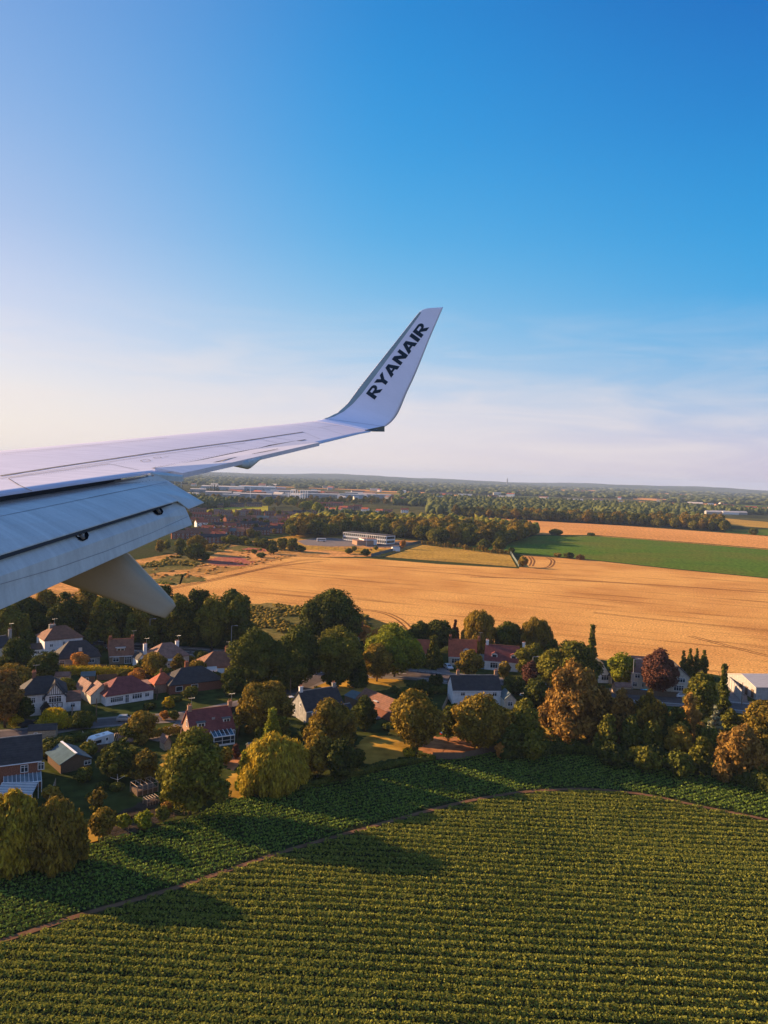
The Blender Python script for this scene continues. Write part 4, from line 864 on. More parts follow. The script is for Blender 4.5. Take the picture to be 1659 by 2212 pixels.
# --- grey gable cottage
A=D(661,1563); e,Lh=house('grey rendered cottage with a tall streaked gable end and long dark slate roof',A,D(742,1549),8,3.0,3.7,'gable','grey','rdark',wins=[('L',2.2,1.0,.8,1.2,1),('L',5.0,3.4,.7,1.0,1),('F',1.8,1.0,1.4,1.2,2)],chims=[(.5,4,6.3,1.5,'white',.45,False),(9.8,4,6.3,1.3,'grey',.45,False)],oh=.22)
addon(e,1.0,3.6,-2.2,-.02,1.9,.8,'lean','grey','cglass',.1,nm='glass_porch')
house('low outbuilding with dark roof and blue door, right of the grey gable cottage',D(743,1566),D(768,1561),6,2.3,1.6,'gable','grey','rdark',wins=[('F',2.6,.2,1.8,1.8,1,False,'door','bluepaint')],oh=.25,name='outbuilding',cat='outbuilding')
e,_=house('long low outbuilding with red brick side and single bright rooflight',D(858,1566),None,17,2.3,2.2,'gableY','brick','rbrown',wins=[],oh=.2,name='outbuilding',cat='outbuilding',w=6,rot=38)
MB().box(.5,1.7,9,10.6,3.15,3.3).build('rooflight',M['rmetal'],e)
e,_=house('low grey corrugated shed roof beside the grey gable cottage',D(815,1545),None,13,2.0,.9,'gableY','wood','rgreen',oh=.2,name='shed',cat='shed',w=5,rot=42)
# --- white cottage with dark roof
e,Lh=house('long white cottage with dark green slate roof and two brick chimneys',D(978,1524),D(1081,1524),7.5,4.1,3.0,'gable','white','rdark',wins=[('F',2.6,2.6,1.2,1.0,2),('F',11.2,2.5,1.2,1.1,2),('F',6.9,2.6,1.0,1.0,2)],chims=[(1.9,3.8,6.7,1.5,'brickl',.4,False),(Lh-3.5 if False else 12.3,3.8,6.7,1.6,'brickl',.4,False)],oh=.2)
addon(e,Lh+.02,Lh+3.2,-3.5,2.0,2.6,1.5,'gableY','cream','rgreen',.2,wins=[('F',1.6,.9,1.3,1.2,2)],nm='side_extension')
# --- red roof house
e,Lh=house('house with a bright red tiled roof and one small white gabled dormer',D(969,1437),D(1028,1440),8,3.0,4.6,'gable','cream','rred',wins=[('F',2.2,.7,2.6,1.6,3)],chims=[(.4,4,7.3,1.3,'brick',.4,False),(9.6,4,7.3,1.2,'brick',.4,True)],oh=.25)
dormer(e,5.6,1.0,3.3,1.9,2.0,2.8,'white','rred','gableY',2)
e,Lh=house('white house with brown roof, twin gabled dormers and two white chimneys',D(1046,1446),D(1118,1452),8,3.0,4.2,'gable','white','rmaroon',wins=[('F',3.0,.7,2.4,1.7,3)],chims=[(.4,4,6.9,1.6,'white',.42,False),(11.9,4,6.9,1.6,'white',.42,False)],oh=.25)
dormer(e,3.0,.9,3.1,1.8,1.9,2.8,'white','rmaroon','gableY',1); dormer(e,9.0,.9,3.1,1.8,1.9,2.8,'white','rmaroon','gableY',1)
addon(e,-3.6,-.05,.5,6,2.3,1.0,'lean','bluepaint','rgreen',.15,nm='garage')
house('house with red tiled roof hidden behind the dark conifer left of the bright red roof',D(885,1428),D(925,1430),7,2.8,3.6,'gable','cream','rred',chims=(),oh=.25)
house('small red roofed house glimpsed through the trees below the wheat field',D(750,1392),D(776,1392),7,2.8,3.4,'gable','cream','rred',wins=[('F',2,.8,1.2,1.2,2)],chims=[(5.6,3.5,5.6,1.3,'brick',.35,False)],oh=.25)
house('small white gabled house between dark hedge and round green tree, right of the tall conifer',D(1289,1475),D(1314,1476),8,3.3,2.6,'gableY','white','rdark',wins=[('F',2.4,.9,2.2,1.6,3)],oh=.25)
house('white garage with half-round timbered doors beneath the round green tree',D(1316,1477),D(1355,1479),6,2.4,.2,'flat','cream','rdark',wins=[('F',2.0,.1,2.6,2.0,4,False),('F',6.0,.1,2.4,2.0,4,False)],name='garage',cat='garage')
e,Lh=house('large cream house with brown roofs half hidden by the copper beech',D(1362,1487),D(1446,1493),9,5.0,3.6,'gable','cream','rtan',wins=[('F',1.8,3.2,1.5,1.2,2),('F',4.6,.6,3.0,1.5,4),('F',1.2,.6,1.2,1.4,2)],oh=.3)
addon(e,Lh-1.5,Lh+5.0,-2.0,6,5.0,2.8,'gableY','cream','rdark',.3,wins=[('F',4.2,3.3,2.2,1.3,3),('F',3.6,.8,2.8,1.6,4)],nm='cross_wing'); addon(e,3.6,7.0,-1.0,3,4.9,2.4,'gableY','cream','rtan',.25,nm='front_gable')
house('small timber garden shed with orange lit roof in front of the cypress clump',D(1496,1461),D(1516,1463),3.5,2.3,1.0,'gable','woodl','rtan',oh=.15,name='shed',cat='shed',ridgecap=False)
# --- open fronted white barn on the right
A=D(1632,1512); e,Lh=house('long pale barn with white corrugated roof and open streaked side',A,None,15,3.6,1.9,'gable','conc','rmetal',oh=.2,name='barn',cat='barn',w=26,rot=6,ridgecap=False)
mb=MB()
for k in range(5): mb.box(-.10,-.02,1+k*3,2.2+k*3,.2,2.6)
mb.build('door',M['wood'],e)
e=empty('boundary_wall',D(1566,1472),0,'tall white boundary wall running diagonally beside the parked white van','wall'); a=D(1566,1474);b=D(1603,1516); dd=b-a; e.location=a; e.rotation_euler=(0,0,math.atan2(dd.y,dd.x)); Lw=dd.length
MB().box(0,Lw,-.12,.12,-.2,3.1).build('wall_panel',M['conc'],e); m_=MB(); [m_.box(k*3.0,k*3.0+.3,-.22,.22,-.2,3.2) for k in range(int(Lw/3)+1)]; m_.build('pier',M['conc'],e)
# --- bottom left brick house
A=D(-60,1716); e,Lh=house('dark brick house with white cross windows and a glass veranda, lower left corner',A,D(89,1698),8.5,5.2,3.6,'gable','brick','rdark',wins=[('F',11.6,3.3,1.45,1.5,2),('F',15.0,3.5,1.15,1.5,2)],oh=.25) if False else house('dark brick house with white cross windows and a glass veranda, lower left corner',D(-70,1722),D(89,1700),8.5,5.2,3.4,'gable','brick','rdark',wins=[('F',9.2,3.2,1.3,1.4,2),('F',12.0,3.3,1.1,1.4,2)],oh=.25)
c=MB(); x0,x1=Lh-6.3,Lh-.1
for i in range(10): x=x0+(x1-x0)*i/9; c.bar((x,-3.2,2.35),(x,-.02,3.0),.045,n=4)
for x in (x0,x0+1.6,(x0+x1)/2+.4,x1): c.bar((x,-3.2,0),(x,-3.2,2.35),.07,n=4)
c.box(x0,x1,-3.28,-3.14,2.28,2.44); cc=c.build('veranda',M['frame'],e); g=MB(); slab(g,[(x0,-3.1,2.30),(x1,-3.1,2.30),(x1,-.04,2.92),(x0,-.04,2.92)],.03); g.build('veranda_glass',M['cglass'],cc)
# garden glasshouse in the corner
e=empty('glasshouse',D(-12,1745),math.radians(8),'small ribbed glass roof at the left edge below the brick house','glasshouse')
c=MB(); 
for i in range(9): c.bar((0,i*.45,2.2+i*.1),(6.2,i*.45,2.2+i*.1),.05,n=4)
for x in (0,6.2): c.bar((x,0,0),(x,0,2.2),.06,n=4).bar((x,3.6,0),(x,3.6,3),.06,n=4)
c.build('frame',M['frame'],e); g=MB(); slab(g,[(0,0,2.15),(6.2,0,2.15),(6.2,3.6,2.95),(0,3.6,2.95)],.03); g.build('glazing',M['cglass'],e)
# --- blue-grey gabled garage
A=D(131,1672); e,Lh=house('wide garage with blue grey gabled roof and pale ridge, beside the caravan',A,D(193,1658),7.5,2.1,1.35,'gableY','wood','rgreen',wins=[('F',5.2,.7,1.4,.9,2)],oh=.45,name='garage',cat='garage')
M['roofblue']=mat('blue_grey_sheet_roof',(.085,.13,.155),.95,.12,.8)
for ch in e.children:
    if ch.name.startswith('roof'): ch.data.materials[0]=M['roofblue']
MB().box(Lh/2-.22,Lh/2+.22,-.5,7.95,3.62,3.70).build('ridge_strip',M['frame'],e)
# --- little sheds
house('tiny pink roofed hut with white posts left of the big tree crown',D(355,1622),D(369,1619),2.4,1.8,1.1,'gableY','woodl','rtan',oh=.25,name='shed',cat='shed',ridgecap=False)
house('dark timber garden shed with a pale end panel above the vegetable beds',D(302,1696),D(333,1689),2.6,2.1,.7,'gable','wood','rgreen',oh=.15,name='shed',cat='shed',ridgecap=False,wins=[('L',1.3,.2,1.3,1.6,1,False)])
def hutframe(lbl,A,B,dep,h):
    A,rz,L_=hframe(A,B); e=empty('fruit_cage',A,rz,lbl,'fruit cage'); c=MB()
    for i in range(5):
        x=L_*i/4
        for y in (0,dep): c.bar((x,y,0),(x,y,h),.07,n=4)
        c.bar((x,0,h),(x,dep,h),.05,n=4)
    for y in (0,dep): c.bar((0,y,h),(L_,y,h),.05,n=4); c.bar((0,y,h*.5),(L_,y,h*.5),.04,n=4)
    c.build('posts',M['woodl'],e); MB().box(.1,L_-.1,.1,dep-.1,.02,h*.55).build('planting_box',M['wood'],e)
hutframe('weathered timber fruit cage standing below the dark garden shed',D(297,1722),D(341,1710),3,1.9)
hutframe('narrow timber frame in front of the fruit cage',D(318,1742),D(342,1735),1.6,1.2)
# pallets and timber beside caravan
e=empty('timber_stack',D(243,1607),math.radians(20),'stack of pale planks leaning behind the caravan','timber stack'); c=MB()
for i in range(8): c.bar((i*.42,0,.1),(i*.42+.6,2.6,1.5),.09,n=4)
c.build('planks',M['woodl'],e); slab_=MB(); slab(slab_,[(1.0,-2.6,.9),(4.2,-2.2,.9),(4.2,-.3,1.9),(1.0,-.6,1.9)],.08); slab_.build('sheet_cover',M['rtan'],e)
# --- caravan
e=empty('caravan',D(193,1626),0,'white touring caravan parked behind the dark hedge','caravan'); b=D(247,1610); dd=b-e.location; e.rotation_euler=(0,0,math.atan2(dd.y,dd.x)); Lc=dd.length
pr=[(0.15,.45),(Lc,.45),(Lc,2.55),(Lc-.25,2.75),(1.9,2.75),(1.1,2.6),(.05,.95)]; vs=[(x,y,z) for y in (0,2.25) for x,z in pr]; n_=len(pr)
body=MB().add(vs,[tuple(range(n_)),tuple(range(2*n_-1,n_-1,-1))]+[(i,(i+1)%n_,n_+(i+1)%n_,n_+i) for i in range(n_)]).build('body',M['carw'],e)
bv=body.modifiers.new('b','BEVEL'); bv.width=.12; bv.segments=3
bx=(0,Lc,0,2.25); 
for u,w_ in ((2.1,1.4),):
    g=MB(); fbox(g,'F',bx,u-w_/2,u+w_/2,1.45,2.1,.01,.05); g.build('window',M['glass'],e)
g=MB(); fbox(g,'F',bx,Lc-2.2,Lc-1.5,.5,2.35,.01,.04); dr=g.build('door',M['frame'],e); g=MB(); fbox(g,'F',bx,Lc-2.05,Lc-1.65,1.6,2.15,.045,.07); g.build('door_window',M['glass'],dr)
MB().bar((Lc*.6,-.05,.36),(Lc*.6,.2,.36),.36,n=14).build('wheel',M['tyre'],e); MB().bar((Lc*.6,2.05,.36),(Lc*.6,2.3,.36),.36,n=14).build('wheel',M['tyre'],e)
MB().box(2.2,2.9,.8,1.4,2.76,2.86).box(3.8,4.2,.9,1.3,2.76,2.84).build('roof_vent',M['metalg'],e); MB().bar((.1,1.1,.45),(-1.3,1.1,.45),.06).build('tow_bar',M['metalg'],e)
# --- cars
def car(lbl,p,rot,m,kind='car',van=False):
    e=empty('van' if van else 'car',p,math.radians(rot),lbl,'van' if van else 'car')
    L_,W_=(4.9,1.9) if van else (4.2,1.75)
    pr=[(0,.3),(L_,.3),(L_,.95),(L_-.95,1.08),(L_-1.75,1.9),(0.15,1.95),(0,1.0)] if van else [(0,.28),(L_,.28),(L_,.72),(L_-1.05,.92),(L_-1.75,1.42),(.75,1.42),(.1,.95)]
    n_=len(pr); top=1.95 if van else 1.42
    def yy(z,s): i=.0 if z<1 else .16*(z-1)/(top-1)*1.2; return (0+i) if s==0 else (W_-i)
    vs=[(x,yy(z,s),z) for s in (0,1) for x,z in pr]
    o=MB().add(vs,[tuple(range(n_)),tuple(range(2*n_-1,n_-1,-1))]+[(i,(i+1)%n_,n_+(i+1)%n_,n_+i) for i in range(n_)]).build('body',m,e); b=o.modifiers.new('b','BEVEL'); b.width=.06; b.segments=2
    g=MB(); z0,z1=(1.12,1.75) if van else (.98,1.34)
    for s in (-1,1):
        y0=-.012 if s<0 else W_+.012; iy=.14
        g.add([(.5,y0+(.02 if s<0 else -.02),z0),(L_-1.35,y0+(.02 if s<0 else -.02),z0),(L_-1.85,y0-s*iy,z1),(.8,y0-s*iy,z1)],[(0,1,2,3)])
    fx0,fx1=(L_-.98,L_-1.66) if van else (L_-1.12,L_-1.68)
    g.add([(fx0+.03,.2,z0+.02),(fx0+.03,W_-.2,z0+.02),(fx1+.04,W_-.3,z1+.05),(fx1+.04,.3,z1+.05)],[(0,1,2,3)]); g.add([(.1,.25,1.05),(.1,W_-.25,1.05),(.55 if not van else .06,W_-.3,z1),(.55 if not van else .06,.3,z1)],[(0,1,2,3)])
    g.build('windows',M['glass'],e)
    for x in (.8,L_-.8):
        for y in (.02,W_-.22): wv=MB().bar((x,y,.32),(x,y+.2,.32),.32,n=14).build('wheel',M['tyre'],e)
    for y in (.25,W_-.45): MB().box(L_-.02,L_+.02,y,y+.25,.58,.72).build('headlight',M['frame'],e)
car('white hatchback parked on the drive beside the bright red roofed house',D(957,1441),-70,M['carw'])
car('dark red car parked beside the brown bungalow with two blinds',D(478,1484),15,M['carr'])
car('bright blue car parked at the roadside below the big cream house',D(1383,1502),5,M['carb'])
car('white car at the roadside below the cream cross wing',D(1462,1508),5,M['carw'])
car('white van with dark windscreen parked behind the diagonal white wall',D(1586,1473),-75,M['carw'],van=True)
# --- parasol, pergola, bench, bins
e=empty('parasol',D(1136,1517),0,'open white garden parasol on the dark lawn','parasol'); MB().bar((0,0,0),(0,0,2.5),.04).build('pole',M['frame'],e)
vs=[(0,0,2.75)]+[(1.9*math.cos(k*math.pi/4),1.9*math.sin(k*math.pi/4),2.05) for k in range(8)]+[(0,0,2.70)]+[(1.9*math.cos(k*math.pi/4),1.9*math.sin(k*math.pi/4),1.98) for k in range(8)]
MB().add(vs,[(0,1+k,1+(k+1)%8) for k in range(8)]+[(9,10+(k+1)%8,10+k) for k in range(8)]+[(1+k,10+k,10+(k+1)%8,1+(k+1)%8) for k in range(8)]).build('canopy',M['conc'],e)
e=empty('pergola',D(1202,1598),math.radians(5),'dark timber pergola on the sunlit lawn beside the birch trunks','pergola'); c=MB()
for x in (0,3.6):
    for y in (0,2.4): c.bar((x,y,0),(x,y,2.4),.08,n=4)
c.build('posts',M['black'],e); c=MB(); [c.bar((-.4+i*.75,-.5,2.5),(-.4+i*.75,2.9,2.5),.06,n=4) for i in range(7)]; c.bar((-.5,0,2.4),(4.2,0,2.4),.07,n=4).bar((-.5,2.4,2.4),(4.2,2.4,2.4),.07,n=4); c.build('rafters',M['black'],e)
e=empty('garden_bench',D(838,1588),math.radians(-35),'bright yellow garden bench seat beside the brick outbuilding','bench')
MB().box(0,2.4,0,.7,.42,.5).build('seat',M['yellow'],e); MB().box(0,2.4,.7,.78,.5,1.3).build('backrest',M['yellow'],e)
for x in (.1,2.2):
    for y in (.05,.6): MB().box(x,x+.1,y,y+.1,0,.42).build('leg',M['yellow'],e)
e=empty('garden_trampoline',D(958,1586),0,'small red paddling pool on the shaded lawn','paddling pool'); e.name='paddling_pool'; MB().bar((0,0,0),(0,0,.45),.9,.95,16).build('pool_wall',M['carr'],e); MB().bar((0,0,.452),(0,0,.46),.85,.85,16).build('water_surface',M['bluepaint'],e)
e=empty('washing_line',D(254,1699),0,'rotary washing line in the dark lawn below the blue roofed garage','washing line'); c=MB().bar((0,0,0),(0,0,1.8),.03); [c.bar((0,0,1.3),(1.3*math.cos(k*1.571+.4),1.3*math.sin(k*1.571+.4),1.9),.025) for k in range(4)]; c.build('arms',M['frame'],e)
# --- street lamps and poles
def lamp(lbl,x,yt,yb,arm=1,name='street_lamp'):
    p=D(x,yb); h=hgt(p,x,yt); e=empty(name,p,0,lbl,'street lamp' if name=='street_lamp' else 'pole','street lamps along the road' if name=='street_lamp' else None)
    MB().bar((0,0,-.2),(0,0,h),.13,.09,8).build('column',M['metalg'] if name=='street_lamp' else M['wood'],e)
    if name=='street_lamp': MB().bar((0,0,h),(1.3*arm,0,h+.15),.06,.06).build('arm',M['metalg'],e); MB().box(min(1.2*arm,2.0*arm),max(1.2*arm,2.0*arm),-.16,.16,h+.06,h+.24).build('lamp_head',M['conc'],e)
lamp('tall grey street lamp behind the white semi-detached house',162,1318,1382)
lamp('tall grey street lamp rising just below the tip of the flap fairing',323,1337,1400)
lamp('street lamp behind the brown bungalow, against the dark wood',499,1352,1412)
lamp('slim lamp post at the left edge above the pink house',1,1318,1385)
lamp('curved white street lamp among the trees right of the twin dormer house',1149,1419,1480)
lamp('tall white street lamp in front of the large cream house',1366,1424,1500)
lamp('plain wooden pole behind the low dark bungalow',211,1345,1392,name='utility_pole')
lamp('wooden telegraph pole in front of the red bungalow',208,1509,1562,name='utility_pole')
lamp('thin pole beside the pointed grey gable, below the big dark tree',627,1464,1505,name='utility_pole')
lamp('grey pole beside the lower end of the diagonal white wall',1602,1474,1524,name='utility_pole')
# ================= roads =================
road=smooth_line([D(-120,1372),D(0,1380),D(160,1388),D(330,1402),D(500,1416),D(700,1446),D(900,1457),D(970,1465),D(1080,1476),D(1200,1488),D(1380,1506),D(1480,1514),D(1660,1534),D(1900,1565)],8)
ribbon('pavement',road,13.5,M['pave'],.035); ribbon('main_road',road,8.2,M['asph'],.045)
for s_ in (-1,1):
    o=[]
    for i,p in enumerate(road):
        a=road[max(0,i-1)];b=road[min(len(road)-1,i+1)];d_=(b-a).normalized();o.append((p+Vector((-d_.y,d_.x,0))*s_*4.2,Vector((-d_.y,d_.x,0))))
    mb=MB(); vs=[]; 
    for p,nv in o: vs+=[p-nv*.1,p+nv*.1,p+nv*.1+Vector((0,0,.15)),p-nv*.1+Vector((0,0,.15))]
    mb.add(vs,[(4*i+k,4*i+(k+1)%4,4*i+4+(k+1)%4,4*i+4+k) for i in range(len(o)-1) for k in range(4)]); tag(mb.build('kerb',M['conc']),kind='structure')
mb=MB(); acc=0
for i in range(len(road)-1):
    a,b=road[i],road[i+1]; d_=(b-a); l=d_.length; dn=d_/l; nn=Vector((-dn.y,dn.x,0)); s_=0
    while s_<l-3:
        p=a+dn*s_; q=p+dn*2.6
        for off,wd in ((0,.14),): mb.add([p+nn*(off-wd)+Vector((0,0,.055)),p+nn*(off+wd)+Vector((0,0,.055)),q+nn*(off+wd)+Vector((0,0,.055)),q+nn*(off-wd)+Vector((0,0,.055))],[(0,1,2,3)])
        s_+=5.5
    for off in (-3.7,3.7): mb.add([a+nn*(off-.1)+Vector((0,0,.056)),a+nn*(off+.1)+Vector((0,0,.056)),b+nn*(off+.1)+Vector((0,0,.056)),b+nn*(off-.1)+Vector((0,0,.056))],[(0,1,2,3)])
tag(mb.build('road_markings',M['paint']),kind='structure')
side=smooth_line([D(-60,1592),D(60,1583),D(170,1566),D(300,1554),D(393,1548),D(500,1527),D(580,1507),D(660,1478),D(720,1450)],6)
ribbon('side_road_pavement',side,7.5,M['pave'],.036); ribbon('side_road',side,5,M['asph'],.050)
ribbon('driveway',smooth_line([D(395,1560),D(360,1585),D(330,1600)],4),3,M['pave'],.04)
ribbon('driveway',smooth_line([D(958,1475),D(958,1452),D(955,1438)],4),4,M['pave'],.04)
ribbon('driveway',smooth_line([D(1590,1530),D(1585,1500),D(1592,1468)],4),7,M['pave'],.04)
for P_,m_ in [([(640,1500),(690,1462),(740,1446),(800,1452),(868,1470),(880,1482),(820,1492),(760,1500),(700,1506)],'litlawn'),([(905,1620),(915,1592),(1010,1590),(1040,1622),(1000,1634),(930,1632)],'patio'),([(740,1640),(790,1590),(870,1588),(905,1618),(880,1632),(800,1650)],'litlawn'),([(1160,1592),(1170,1555),(1205,1552),(1290,1590),(1240,1598)],'litlawn'),
   ([(478,1700),(500,1672),(560,1660),(640,1690),(570,1714),(500,1726),(482,1730)],'litlawn'),([(340,1640),(380,1612),(400,1650),(360,1665)],'litlawn'),([(170,1790),(205,1775),(240,1800),(200,1818)],'litlawn'),([(225,1790),(330,1745),(385,1760),(250,1815)],'soil'),([(250,1760),(330,1720),(350,1735),(262,1778)],'soil'),([(480,1650),(515,1625),(530,1640),(500,1665)],'patio')]:
    sheet('lawn' if m_=='litlawn' else ('patio' if m_=='patio' else 'vegetable_bed'),P_,M[m_],.033,disp=True,wob=.5)
    LAWNS.append([(D(*q).x,D(*q).y) for q in P_])
# ================= fences and hedges =================
def fence(lbl,pts,h,m='wood',name='garden_fence',gap=2.0,solid=False):
    P=[D(*p) for p in pts]; e=empty(name,P[0],0,lbl,'fence'); o=P[0]; pm=MB(); rm=MB()
    for a,b in zip(P[:-1],P[1:]):
        a=a-o;b=b-o;l=(b-a).length; n_=max(1,int(l/gap))
        for i in range(n_+1): q=a.lerp(b,i/n_); pm.bar(q,q+Vector((0,0,h)),.06,n=4)
        if solid: dn=(b-a).normalized(); nv=Vector((-dn.y,dn.x,0))*.03; rm.add([a+nv,b+nv,b-nv,a-nv]+[q+Vector((0,0,h*.93)) for q in (a+nv,b+nv,b-nv,a-nv)],[(0,1,5,4),(1,2,6,5),(2,3,7,6),(3,0,4,7),(4,5,6,7),(0,3,2,1)])
        else:
            for z in (.35,.7,.97): rm.bar(a+Vector((0,0,h*z)),b+Vector((0,0,h*z)),.045,n=4)
    pm.build('posts',M[m],e); rm.build('panels' if solid else 'rails',M[m],e)
fence('low timber rail fence at the foot of the vegetable garden',[(215,1818),(250,1812),(330,1786),(398,1762)],1.3)
fence('dark board fence below the terracotta lawn',[(935,1640),(1000,1640),(1075,1622)],1.6,solid=True)
fence('board fence on the right side of the terracotta lawn',[(1010,1590),(1045,1622)],1.6,'woodl',solid=True)
fence('white rail fence behind the caravan',[(95,1588) if False else (178,1590),(186,1602)],1.2,'woodl')
fence('white post fence in the side garden of the brown bungalow',[(484,1541),(520,1536),(560,1531)],1.5,'black',solid=True)
def hedge(lbl,pts,w,h,col,name='hedge',leaf=.4,px=False,cat='hedge'):
    P=[D(*p) for p in pts]; o=P[0].copy(); Vs=[];Qs=[];T=[];off=0; rg=np.random.default_rng(int(abs(pts[0][0]*7+pts[0][1])))
    for a,b in zip(P[:-1],P[1:]):
        a=a-o;b=b-o; l=(b-a).length; n_=max(2,int(l/(w*.5)))
        for i in range(n_+1):
            q=a.lerp(b,i/n_); iv,jf=ICO1; hz=h*(rg.uniform(.9,1.06) if w<2.5 else rg.uniform(.55,1.35))
            v=np.sign(iv)*np.abs(iv)**.6; v=v*np.array([w*.5,w*.5,hz*.47])*.92+np.array([q.x,q.y,hz*.5]); Vs.append(v);Qs.append(jf+off);T.append(rg.uniform(0,.5,len(jf)));off+=len(v)
        n2=int(l*(w+2*h)/(leaf*leaf*.5)*1.1); t=rg.uniform(0,1,n2); dn=np.array(((b-a)/l)[:]); nv=np.array([-dn[1],dn[0],0]); ph=rg.uniform(0,3.14,n2); sy=np.cos(ph); sz=np.sin(ph)
        sy=np.sign(sy)*np.abs(sy)**.5; sz=sz**.5
        Pp=np.array(a[:])+t[:,None]*l*dn+nv*(sy*w*.52)[:,None]; Pp[:,2]=.1+sz*h*rg.uniform(.55,1.05,n2)*(1 if w<2.5 else 1+.35*np.sin(t*l*.9)*np.sin(t*l*.37+1))
        N=unit(nv*sy[:,None]+np.array([0,0,1])*sz[:,None]+rg.normal(size=(n2,3))*.4); v,q=leaves(Pp,N,leaf,rg); Vs.append(v);Qs.append(None);Qs[-1]=q+off;T.append(rg.uniform(0,1,n2));off+=len(v)
    tri=[q for q in Qs if q.shape[1]==3]; quad=[q for q in Qs if q.shape[1]==4]; tt=[t for q,t in zip(Qs,T) if q.shape[1]==3]; tq=[t for q,t in zip(Qs,T) if q.shape[1]==4]
    return tag(npmesh(name,np.concatenate(Vs),[np.concatenate(tri),np.concatenate(quad)],[LM[col]],np.concatenate(tt+tq),loc=o),lbl,cat)
hedge('long clipped hedge with golden top behind the white bungalow',[(126,1458),(200,1459),(287,1461)],2.2,2.8,'yellow')
hedge('clipped yellow hedge in front of the half-timbered house',[(76,1585),(110,1578),(172,1570)],2.0,2.6,'yellow')
hedge('dark green hedge along the near side of the side road',[(98,1612),(180,1600),(271,1586)],1.6,1.8,'dark')
hedge('clipped hedge left of the red dormer cottage',[(303,1600),(345,1592),(388,1585)],1.6,2.0,'olive')
hedge('low roadside hedge behind the pale chimneyed bungalow',[(370,1424),(440,1430)],1.4,1.6,'olive')
hedge('dark boundary hedge below the sunlit lawn beside the birches',[(1090,1642),(1180,1632),(1290,1632),(1380,1640)],2.6,3.2,'dark')
hedge('dark boundary hedge beneath the right hand trees',[(1390,1645),(1520,1672),(1680,1720)],2.8,3.4,'dark')
hedge('low dark hedge below the spreading conifer and striped lawn',[(655,1706),(760,1678),(860,1655),(935,1644)],1.6,1.4,'dark')
hedge('front hedge between main road and white cottage',[(876,1500),(960,1500),(1060,1502)],1.6,2.2,'dark')
hedge('hedge with sunlit top beside the white car drive',[(884,1432),(940,1440)],1.4,1.6,'olive')

# ================= single trees and shrubs (display pixel boxes: left, right, top, base) =================
T_=tree
# belt of trees behind the left houses
belt=[(-20,55,1305,1392,'green'),(20,95,1290,1375,'dark'),(70,130,1270,1366,'olive'),(110,175,1272,1385,'dark'),(150,215,1262,1366,'olive'),(190,262,1280,1392,'green'),(225,300,1268,1372,'dark'),(280,345,1285,1395,'green'),(320,385,1260,1372,'dark'),(350,420,1280,1400,'green'),(395,455,1262,1380,'dark'),(425,490,1275,1405,'green'),(465,525,1265,1385,'dark'),(490,546,1272,1402,'dark')]
bl=['leftmost tree of the dark belt, under the flap edge','dark tree of the belt behind the pink house','sun tipped tree of the belt above the white semi-detached house','dark tree of the belt directly behind the semi-detached chimney','yellowish tree of the belt below the flap','tree of the belt with dappled crown left of the fairing','dark tree of the belt partly hidden by the fairing','tree of the belt under the middle of the fairing','dark tree of the belt above the fairing tip lamp','tree of the belt right below the fairing tip','tall tree of the belt just right of the fairing','rounded green tree of the belt above the third street lamp','dark tree in the belt next to its right end','dark rounded tree at the right end of the belt beside the wheat']
for (a,b,c_,d_,k_),l in zip(belt,bl): T_(a,b,c_,d_,'round',k_,l,leaf=.6,group='belt of trees behind the left houses')
rb=random.Random(2)
for i in range(26):
    x=-25+i*22; y=1400+rb.uniform(-6,4) if i%2 else 1378; w_=rb.uniform(32,48)
    T_(x,x+w_,y-rb.uniform(34,66),y,'bush',rb.choice(('dark','dark','green')),['undergrowth bush','dense bush'][i%2]+' of the dark belt behind the left houses',cat='shrub',name='shrub',leaf=.6,group='undergrowth of the tree belt')
T_(648,785,1272,1400,'big','dark','large dark tree standing alone at the edge of the wheat field',leaf=.6)
T_(502,610,1358,1484,'big','dark','huge dark round tree right of the brown bungalow',leaf=.55)
T_(585,695,1350,1486,'big','dark','huge dark tree overhanging the lawn left of the twin trunks',leaf=.55)
T_(680,775,1345,1484,'tall','green','green tree on twin trunks beside the sunlit lawn',leaf=.55)
T_(745,800,1392,1480,'cone','dark','dark narrow evergreen in the middle of the sunlit lawn',leaf=.5)
T_(778,850,1385,1472,'tall','olive','slender tree with visible trunks behind the sunlit lawn',leaf=.5)
T_(795,908,1345,1462,'big','bright','bright green rounded tree at the left end of the visible road',leaf=.55)
T_(795,850,1352,1420,'round','orange','orange brown tree behind the bright green tree',leaf=.5)
T_(883,930,1338,1408,'round','dark','dark bushy tree behind the left red roof',leaf=.5)
T_(922,975,1336,1405,'round','dark','dark bushy tree left of the copper coloured cone',leaf=.5)
T_(912,960,1372,1440,'cone','green','bushy conifer in front of the hidden red roof',leaf=.5)
T_(972,992,1336,1402,'column','copper','copper coloured conical tree above the bright red roof',leaf=.4)
T_(998,1068,1320,1412,'willow','olive','drooping grey green tree against the wheat above the red roof',leaf=.5)
T_(1062,1128,1340,1410,'round','dark','dark tree behind the twin dormer house',leaf=.5)
T_(1120,1190,1337,1416,'willow','olive','drooping olive tree behind and right of the twin dormer house',leaf=.5)
T_(1180,1208,1378,1428,'round','dark','small dark tree at the edge of the wheat left of the tall conifer',leaf=.5)
T_(1260,1293,1346,1440,'cone','dark','tall dark pointed conifer against the wheat field',leaf=.5)
T_(1160,1225,1395,1490,'round','green','green tree left part of the large clump beside the conifer',leaf=.55)
T_(1195,1290,1378,1495,'big','green','broad green tree below the tall dark conifer',leaf=.55)
T_(1116,1172,1388,1462,'round','green','rounded tree at the right of the twin dormer house',leaf=.5)
T_(1122,1165,1430,1484,'bush','copper','copper leaved shrub around the curved lamp post',cat='shrub',name='shrub')
